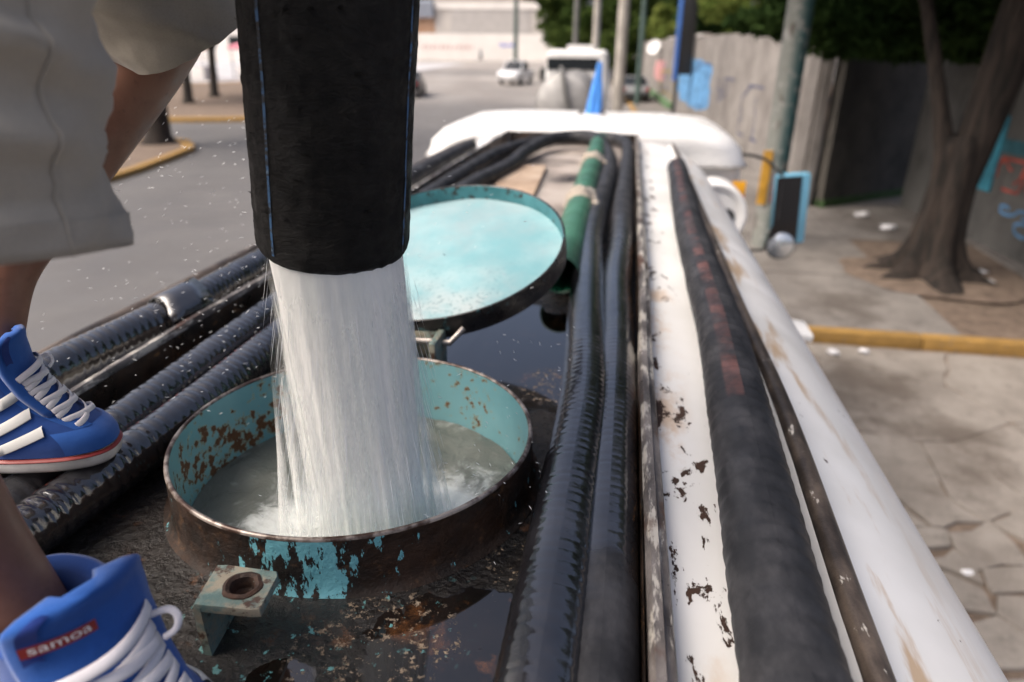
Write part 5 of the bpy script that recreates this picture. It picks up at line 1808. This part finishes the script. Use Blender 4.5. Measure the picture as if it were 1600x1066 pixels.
cs += [(c_, r_, w_ * 2.2) for c_, r_, w_ in clusters((4.9, 14.2, 4.12), (2.5, 1.3, .75), 30, 4, .36)]
cs += [(c_, r_, w_ * 1.6) for c_, r_, w_ in clusters((6.6, 12.4, 4.3), (1.8, 1.8, .9), 16, 14, .38)]
cs += [(c_, r_, w_ * 1.2) for c_, r_, w_ in clusters((6.6, 9.6, 4.9), (1.4, 1.2, .6), 10, 15, .4)]
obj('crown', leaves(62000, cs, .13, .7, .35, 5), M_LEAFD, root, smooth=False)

# trees behind the street wall
TG = 'trees behind the street wall'
def wtree(name, label, x, y, h, R, n, seed, lm, sub=.34, nc=26, size=.22):
    z0 = g(y)
    cs = clusters((x, y, h), R, nc, seed, sub)
    tree(name, label, x, y, [([(x, y, z0 - .05), (x + .1, y, z0 + 2), (x, y + .2, h)], [.32, .24, .12]), ([(x, y, z0 + 2.2), (x - 1, y + .3, h - .3)], [.14, .07]), ([(x, y, z0 + 2.5), (x + 1, y - .3, h)], [.14, .07])], cs, n, size, lm, M_BARKD, TG, 0)
wtree('wall_tree', 'dark leafy tree behind the wall, next to the far tanker truck', -.6, 63, 7.0, (4.6, 4.5, 4.8), 12000, 41, M_LEAFM, size=.32)
wtree('wall_tree', 'olive green tree at the wall end, edging the pale building', -6.2, 76, 8.0, (5.4, 4.5, 5.6), 14000, 42, M_LEAFM, size=.38)
wtree('wall_tree', 'dark tree directly behind the long wall top', 5.2, 44, 7.6, (4.4, 6, 3.2), 12000, 43, M_LEAFD, size=.3)
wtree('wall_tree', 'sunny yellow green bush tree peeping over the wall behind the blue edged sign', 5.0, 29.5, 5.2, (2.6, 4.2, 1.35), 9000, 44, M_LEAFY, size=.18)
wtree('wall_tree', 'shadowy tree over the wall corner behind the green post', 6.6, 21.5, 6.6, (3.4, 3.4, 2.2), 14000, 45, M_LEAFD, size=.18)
wtree('wall_tree', 'bright green low tree far along the wall', 2.9, 52, 5.5, (2.2, 4, 1.6), 6000, 46, M_LEAFY, size=.25)

# trees on the medians
MG = 'trees on the medians'
def mtree(label, x, y, r, h, seed, n=7000):
    z0 = g(y) + .13
    cs = clusters((x + .3, y, h), (3.0, 3.0, 1.5), 18, seed, .36)
    tree('median_tree', label, x, y, [([(x, y, z0 - .1), (x + .02, y, z0 + .25), (x + .1, y, z0 + 1.2), (x + .25, y, z0 + 3), (x + .3, y, h)], [r * 1.9, r * 1.15, r, r * .9, r * .5]),
         ([(x + .2, y, z0 + 2.2), (x + 1.3, y + .3, h - .2)], [r * .5, r * .25])], cs, n, .2, M_LEAFD, M_BARK if r > .3 else M_BARKD, MG)
mtree('stout tree on the near median behind the leg', -15.6, 21.6, .36, 6.6, 51)
mtree('slim dark tree first on the far median', -23.2, 35.1, .22, 6.3, 52)
mtree('slim dark tree second on the far median', -24.1, 39.1, .22, 6.3, 53)
mtree('slim dark tree furthest along the far median beside the white car', -25.6, 46.0, .22, 6.8, 54)

# ================================================================ far building across the end of the street
bx0, bx1, by = -44.0, -11.0, 113.0
gz = g(by)
M_BW = simple('white_building_wall', (.72, .69, .66), .8, .04, .5)
M_BB = simple('beige_upper_wall', (.50, .47, .44), .85, .05, .4)
M_BR = mat_wall('orange_brick_wall', (.36, .21, .13), (.50, .33, .23), (.30, .20, .14))
M_SHUT = simple('pale_shutter_slat', (.46, .44, .425), .6, .04, 1)
fb_ = thing('warehouse', 'pale warehouse with long white base wall closing the end of the street', 'building', (bx0, by, gz))
obj('base_wall', MB().box(((bx0 + bx1) / 2, by + .2, gz + 1.85), (bx1 - bx0, .4, 4.0)), M_BW, fb_, smooth=False)
obj('upper_wall', MB().box((-21.0, by + 4, gz + 5.9), (20.0, 6, 8.0)), M_BB, fb_, smooth=False)
obj('brick_wing', MB().box((-37.6, by + 4, gz + 4.0), (13.1, 6, 4.6)), M_BR, fb_, smooth=False)
obj('awning', MB().box((-37.6, by + .7, gz + 7.3), (13.0, 1.4, 2.2), Matrix.Rotation(R_(12), 3, 'X')), simple('blue_grey_awning', (.27, .30, .36), .6, .05, 1), fb_, smooth=False)
obj('white_band', MB().box((-21.0, by + .88, gz + 7.75), (20.1, .2, .95)), M_BW, fb_, smooth=False)
obj('cornice', MB().box((-21.0, by + 3.8, gz + 9.95), (20.5, 6.8, .35)), simple('tan_cornice', (.45, .36, .28), .8, .1, 1), fb_, smooth=False)
sh_ = obj('roller_shutter', MB().box((-22.3, by + .96, gz + 5.5), (12.4, .06, 3.4)), M_SHUT, fb_, smooth=False)
sm = None
for k in range(11):
    o = obj('slat', MB().box((-22.3, by + .90, gz + 3.98 + k * .31), (12.3, .06, .26), bev=.02), M_SHUT, sh_, smooth=False)
obj('parapet_sign', MB().box((-17, by + 2, gz + 10.6), (11, .3, .7)), simple('cream_sign', (.72, .70, .55), .7, .05, 1), fb_, smooth=False)
# faded painted lettering on the base wall, blue at the right
def wall_marks(x0, x1, z0, z1, mat, n, seed):
    r_ = random.Random(seed); mb = MB(); x = x0; cw = (x1 - x0) / n
    for k in range(n):
        for s_ in range(3):
            a = r_.choice((0, 90, 25, -25))
            ln_ = (z1 - z0) * r_.uniform(.5, 1.0) if a else cw * .6
            mb.box((x + cw * (.3 + .4 * r_.random()), by - .012 - .003 * s_ - .0007 * k, (z0 + z1) / 2), (ln_ if a == 0 else .16, .008, ln_ if a else .16), Matrix.Rotation(R_(a if abs(a) < 90 else 0), 3, 'Y'))
        x += cw
    return obj('painted_letters', mb, mat, fb_, smooth=False)
wall_marks(-20.6, -18.2, gz + 1.9, gz + 2.6, simple('blue_letter_paint', (.18, .22, .62), .8, .05), 5, 1)
wall_marks(-33, -24.5, gz + 1.5, gz + 2.3, simple('faded_letter_paint', (.60, .42, .40), .8, .1), 12, 2)
wall_marks(-43, -33.6, gz + 1.5, gz + 2.5, simple('faded_letter_paint', (.62, .48, .44), .8, .1), 10, 3)
# low houses down the side street at far left
hs = thing('long_building', 'long white low building far beyond the medians', 'building', (-75, 96, g(96)))
obj('wall', MB().box((-78, 99, g(96) + 2.4), (60, 5, 5)), M_BW, hs, smooth=False)
obj('roof', MB().box((-78, 99, g(96) + 5.05), (61, 6, .3)), simple('grey_roof', (.25, .25, .26), .8, .1, 1), hs, smooth=False)
for k in range(8):
    f = obj('window', MB().box((-104 + k * 7, 96.46, g(96) + 2.5), (2.2, .1, 1.6)), M_GREYP, hs, smooth=False)
    obj('pane', MB().box((-104 + k * 7, 96.40, g(96) + 2.5), (1.9, .06, 1.3)), M_GLASS, f, smooth=False)
st = thing('market_stall', 'orange roofed market stall beyond the median trees', 'stall', (-36, 56, g(56)))
obj('awning', MB().box((-36, 56, g(56) + 2.5), (3.2, 2.2, .25), Matrix.Rotation(R_(8), 3, 'X'), .04), simple('orange_tarp', (.55, .24, .06), .7, .1), st)
obj('counter', MB().box((-36, 56, g(56) + .5), (2.8, 1.6, 1.0), bev=.03), M_BW, st)
for sx in (-1.45, 1.45):
    for sy in (-.9, .9): obj('leg', MB().tube([(-36 + sx, 56 + sy, g(56)), (-36 + sx, 56 + sy, g(56) + 2.5)], .04, 8), M_DKSTEEL, st)
st = thing('market_stall', 'pink roofed market stall beyond the median trees', 'stall', (-31.5, 58, g(58)))
obj('awning', MB().box((-31.5, 58, g(58) + 2.6), (3.6, 2.2, .25), Matrix.Rotation(R_(8), 3, 'X'), .04), simple('pink_tarp', (.60, .22, .28), .7, .1), st)
obj('counter', MB().box((-31.5, 58, g(58) + .5), (2.8, 1.6, 1.0), bev=.03), M_BW, st)
for sx in (-1.6, 1.6):
    for sy in (-.9, .9): obj('leg', MB().tube([(-31.5 + sx, 58 + sy, g(58)), (-31.5 + sx, 58 + sy, g(58) + 2.6)], .04, 8), M_DKSTEEL, st)

# ================================================================ vehicles
def car(name, label, x, y, head, paint, kind='sedan', cat='car', s=1.0):
    root = thing(name, label, cat, (x, y, g(y)))
    root.rotation_euler.z = head
    def P(nm, mb, mat, par=None, **kw):
        o = obj(nm, mb, mat, None, **kw); o.parent = par or root; return o
    hw = .86
    def sec(yy, z0, z1, w0, w1):
        return [(-w0, yy, z0), (-w0 * 1.02, yy, (z0 + z1) / 2), (-w1, yy, z1 - .05), (-w1 * .9, yy, z1), (w1 * .9, yy, z1), (w1, yy, z1 - .05), (w0 * 1.02, yy, (z0 + z1) / 2), (w0, yy, z0)]
    if kind == 'pickup':
        B = [(-2.45, .45, .95, .84), (-2.4, .35, 1.05, .86), (-1.0, .32, 1.06, .87), (.9, .32, 1.06, .87), (1.9, .34, 1.02, .85), (2.35, .4, .85, .8), (2.42, .5, .7, .75)]
        cabp = [(-.75, 1.04, 1.05, .8), (-.7, 1.04, 1.72, .66), (.35, 1.04, 1.74, .66), (1.05, 1.04, 1.06, .78)]
    else:
        B = [(-2.1, .45, .85, .78), (-2.05, .36, .98, .83), (-1.2, .3, 1.0, .86), (.8, .3, .98, .86), (1.7, .32, .88, .84), (2.05, .38, .75, .76), (2.1, .5, .65, .7)]
        cabp = [(-1.75, .97, .98, .74), (-1.1, .97, 1.42, .60), (.25, .97, 1.44, .60), (1.05, .95, .98, .72)]
    P('body', MB().rings([sec(a, b, c, w_ * .97, w_) for a, b, c, w_ in B], cap0=True, cap1=True), paint, angle=50)
    P('glasshouse', MB().rings([sec(a, b, c, .78, w_) for a, b, c, w_ in cabp], cap0=True, cap1=True), M_GLASS, angle=30)
    y0, y1, zt, w_ = cabp[1][0], cabp[2][0], cabp[1][2], cabp[1][3]
    P('roof', MB().box((0, (y0 + y1) / 2, zt + .012), (w_ * 2, y1 - y0 + .08, .05), bev=.02), paint)
    mbp = MB()
    for sx in (-1, 1):
        for (ya, za, yb, zb) in ((cabp[0][0], cabp[0][2], cabp[1][0], zt), (cabp[3][0], cabp[3][2], cabp[2][0], zt), ((y0 + y1) / 2, 1.0, (y0 + y1) / 2, zt)):
            mbp.tube([(sx * .77, ya, za), (sx * .62, yb, zb)], .04, 8)
    P('pillars', mbp, paint)
    for sx in (-1, 1):
        P('tail_light', MB().box((sx * .66, B[0][0] - .01, .80), (.22, .05, .16), bev=.01), simple('tail_lens', (.30, .02, .02), .3, .1))
        P('headlight', MB().box((sx * .62, B[-1][0] - .02, .66), (.28, .08, .14), bev=.01), M_CHROME)
        for yy in (-1.35, 1.35):
            wm = P('wheel', MB().lathe([(.18, -.1), (.30, -.1), (.325, -.06), (.325, .06), (.30, .1), (.18, .1)], (sx * .78, yy, .325), (1, 0, 0), 24), M_TYRE)
            P('rim', MB().lathe([(.02, -.07), (.19, -.09), (.19, .09), (.02, .07)], (sx * .78, yy, .325), (1, 0, 0), 18), M_CHROME, wm)
    P('bumper', MB().box((0, B[0][0] - .04, .5), (1.6, .1, .2), bev=.03), M_BLACKP)
    return root
M_CARW = simple('white_car_paint', (.75, .76, .78), .25, .03, 2)
M_CARG = simple('grey_car_paint', (.26, .27, .28), .25, .05, 2)
M_CARD = simple('dark_car_paint', (.05, .05, .055), .25, .05, 2)
car('parked_pickup', 'white pickup truck ahead of the far tanker, near the pale building', -9.2, 58, R_(172), M_CARW, 'pickup', 'pickup')
car('parked_car', 'white car passing the median trees on the left', -27.6, 53.5, R_(70), M_CARW)
car('parked_car', 'grey car parked by the wall behind the pale pole', .1, 43.5, R_(4), M_CARG)
car('parked_car', 'dark car half hidden by the black filler pipe', -13.9, 44.5, R_(10), M_CARD)

# the other tanker truck, seen from behind
t2 = thing('parked_tanker', 'grimy pale tanker truck parked ahead with hose looped over its tank', 'tanker truck', (-2.15, 25.5, g(25.5)))
gy = g(25.5)
M_T2 = simple('dirty_pale_tank', (.34, .335, .33), .5, .18, 1.6, .1, 12)
M_T2W = simple('pale_truck_paint', (.72, .72, .71), .4, .06, 2)
def t2lathe(prof, c, ax=(0, 1, 0), n=48): return MB().lathe(prof, c, ax, n)
tc = (-2.1, 23.1, gy + 1.52)
tk = obj('tank', t2lathe([(.001, -.22), (.40, -.17), (.72, -.06), (.88, .06), (.90, .14)] + [(.90, z) for z in np.arange(.4, 4.2, .4)] + [(.90, 4.2)], tc), M_T2, t2)
for z in (.16, 2.1, 4.0):
    obj('tank_band', t2lathe([(.903, z - .04), (.92, z - .035), (.92, z + .035), (.903, z + .04)], tc), M_GREYP, tk)
P, _ = spline([(-2.55, 26.4, gy + 2.50), (-2.35, 24.6, gy + 2.50), (-2.2, 23.1, gy + 2.46), (-2.12, 22.86, gy + 2.2), (-2.0, 22.78, gy + 1.6), (-1.75, 22.82, gy + 1.1), (-1.4, 22.9, gy + .85)], .1)
o = obj('draped_hose', MB().tube([tuple(p) for p in P], .065, 12), M_GREYP, None)
tag(o, 'grey hose draped down the back of the far tanker', 'hose')
c2 = obj('cab', MB().rings([rrect(1.18, 27.6, 29.4, .15, gy + .7, 6, -2.1), rrect(1.2, 27.6, 29.4, .15, gy + 1.9, 6, -2.1), rrect(1.12, 27.65, 29.1, .18, gy + 3.0, 6, -2.1), rrect(.98, 27.8, 28.9, .2, gy + 3.12, 6, -2.1)], cap0=True, cap1=True), M_T2W, t2)
obj('rear_window', MB().box((-2.25, 27.60, gy + 2.62), (1.9, .05, .42)), M_GLASS, c2)
obj('roof_hatch', MB().box((-2.0, 28.3, gy + 3.2), (1.0, .7, .16), bev=.03), M_T2W, c2)
obj('frame', MB().box((-2.1, 25.6, gy + .62), (1.0, 5.4, .24), bev=.02).box((-2.1, 22.95, gy + .55), (2.3, .12, .22), bev=.02), M_DKSTEEL, t2)
for sx in (-.98, .98):
    for yy in (23.8, 28.6): wheel(-2.1 + sx, yy, gy + .46, .46, .28, t2)
    obj('tail_lamp', MB().box((-2.1 + sx, 22.85, gy + .78), (.2, .06, .12), bev=.01), simple('red_tail_lamp', (.45, .03, .02), .3, .1), t2)
obj('mud_flap', MB().box((-2.1 - .98, 23.25, gy + .55), (.5, .03, .6)).box((-2.1 + .98, 23.25, gy + .55), (.5, .03, .6)), M_BLACKP, t2, smooth=False)
for sx in (-1.42, 1.42):
    a_ = obj('mirror', MB().box((-2.1 + sx, 28.9, gy + 2.2), (.22, .08, .5), bev=.02), M_BLACKP, c2)
    obj('arm', MB().tube([(-2.1 + sx, 28.9, gy + 2.4), (-2.1 + sx * .8, 28.9, gy + 2.5)], .02, 6), M_DKSTEEL, a_)

# walking person far down the street
px_, py_ = -23.2, 111.2; pz = g(py_)
ped = thing('person', 'person in light blue top and dark trousers walking past the white base wall', 'person', (px_, py_, pz))
Jp = {'pel': ((px_, py_, pz + .95), .15), 'ch': ((px_ + .03, py_, pz + 1.32), .18), 'nk': ((px_ + .04, py_, pz + 1.5), .06), 'hd': ((px_ + .06, py_, pz + 1.64), .10),
      'k1': ((px_ + .16, py_, pz + .52), .085), 'a1': ((px_ + .22, py_, pz + .08), .05), 'f1': ((px_ + .36, py_, pz + .04), .045), 'k2': ((px_ - .06, py_, pz + .5), .085), 'a2': ((px_ - .28, py_, pz + .12), .05), 'f2': ((px_ - .16, py_, pz + .05), .045),
      's1': ((px_ + .02, py_ - .2, pz + 1.42), .07), 'e1': ((px_ - .1, py_ - .25, pz + 1.14), .05), 'h1': ((px_ + .04, py_ - .25, pz + .9), .045), 's2': ((px_ + .02, py_ + .2, pz + 1.42), .07), 'e2': ((px_ + .1, py_ + .25, pz + 1.14), .05), 'h2': ((px_ + .26, py_ + .25, pz + .95), .045)}
obj('body', skin_mesh('ped', Jp, [('pel', 'ch'), ('ch', 'nk'), ('nk', 'hd'), ('pel', 'k1'), ('k1', 'a1'), ('a1', 'f1'), ('pel', 'k2'), ('k2', 'a2'), ('a2', 'f2'), ('ch', 's1'), ('s1', 'e1'), ('e1', 'h1'), ('ch', 's2'), ('s2', 'e2'), ('e2', 'h2')], 2), M_SKIN, ped, angle=180)
obj('top', MB().tube([(px_, py_, pz + .92), (px_ + .02, py_, pz + 1.15), (px_ + .03, py_, pz + 1.35), (px_ + .03, py_, pz + 1.47)], [.20, .20, .22, .12], 16), mat_cloth('light_blue_top', (.20, .36, .46)), ped)
obj('trousers', MB().tube([(px_, py_, pz + .98), (px_ + .16, py_, pz + .52), (px_ + .22, py_, pz + .1)], [.17, .11, .08], 12).tube([(px_, py_, pz + .98), (px_ - .06, py_, pz + .5), (px_ - .27, py_, pz + .14)], [.17, .11, .08], 12), mat_cloth('navy_trousers', (.03, .035, .05)), ped)
obj('hair', MB().ico((px_ + .05, py_, pz + 1.68), .115, 2, (1, .9, .9)), simple('dark_hair', (.02, .016, .014), .6, .2), ped)

# litter on the corner
def litter(x, y, z, s_, label, seed):
    mb = MB().ico((x, y, z + s_ * .35), s_, 2, (1.2, .9, .45), .9)
    o = obj('litter', mb, simple('white_litter', (.72, .72, .74), .7, .06, 20), None, smooth=False)
    tag(o, label, 'litter', 'scraps of litter on the corner')
litter(4.92, 15.1, g(15.1) + KH, .11, 'white paper scrap on the sidewalk before the dark back wall', 1)
litter(5.12, 14.1, g(14.1) + KH, .11, 'white paper scrap lying left of the big trunk', 2)
litter(5.62, 11.35, g(11.35) + KH + .02, .07, 'small white scrap close behind the right root flare', 3)
litter(5.50, 10.85, g(10.85) + KH + .03, .07, 'white scrap in the dirt right of the root flare', 4)
litter(2.62, 8.05, g(8.05) + .05, .06, 'pale bluish scrap in the gutter below the yellow kerb', 5)
litter(3.0, 8.15, g(8.15) + .05, .05, 'tiny white scrap in the gutter right of the pale bluish one', 6)
litter(2.60, 4.30, g(4.3) + .05, .03, 'white scrap among the broken concrete slabs', 7)
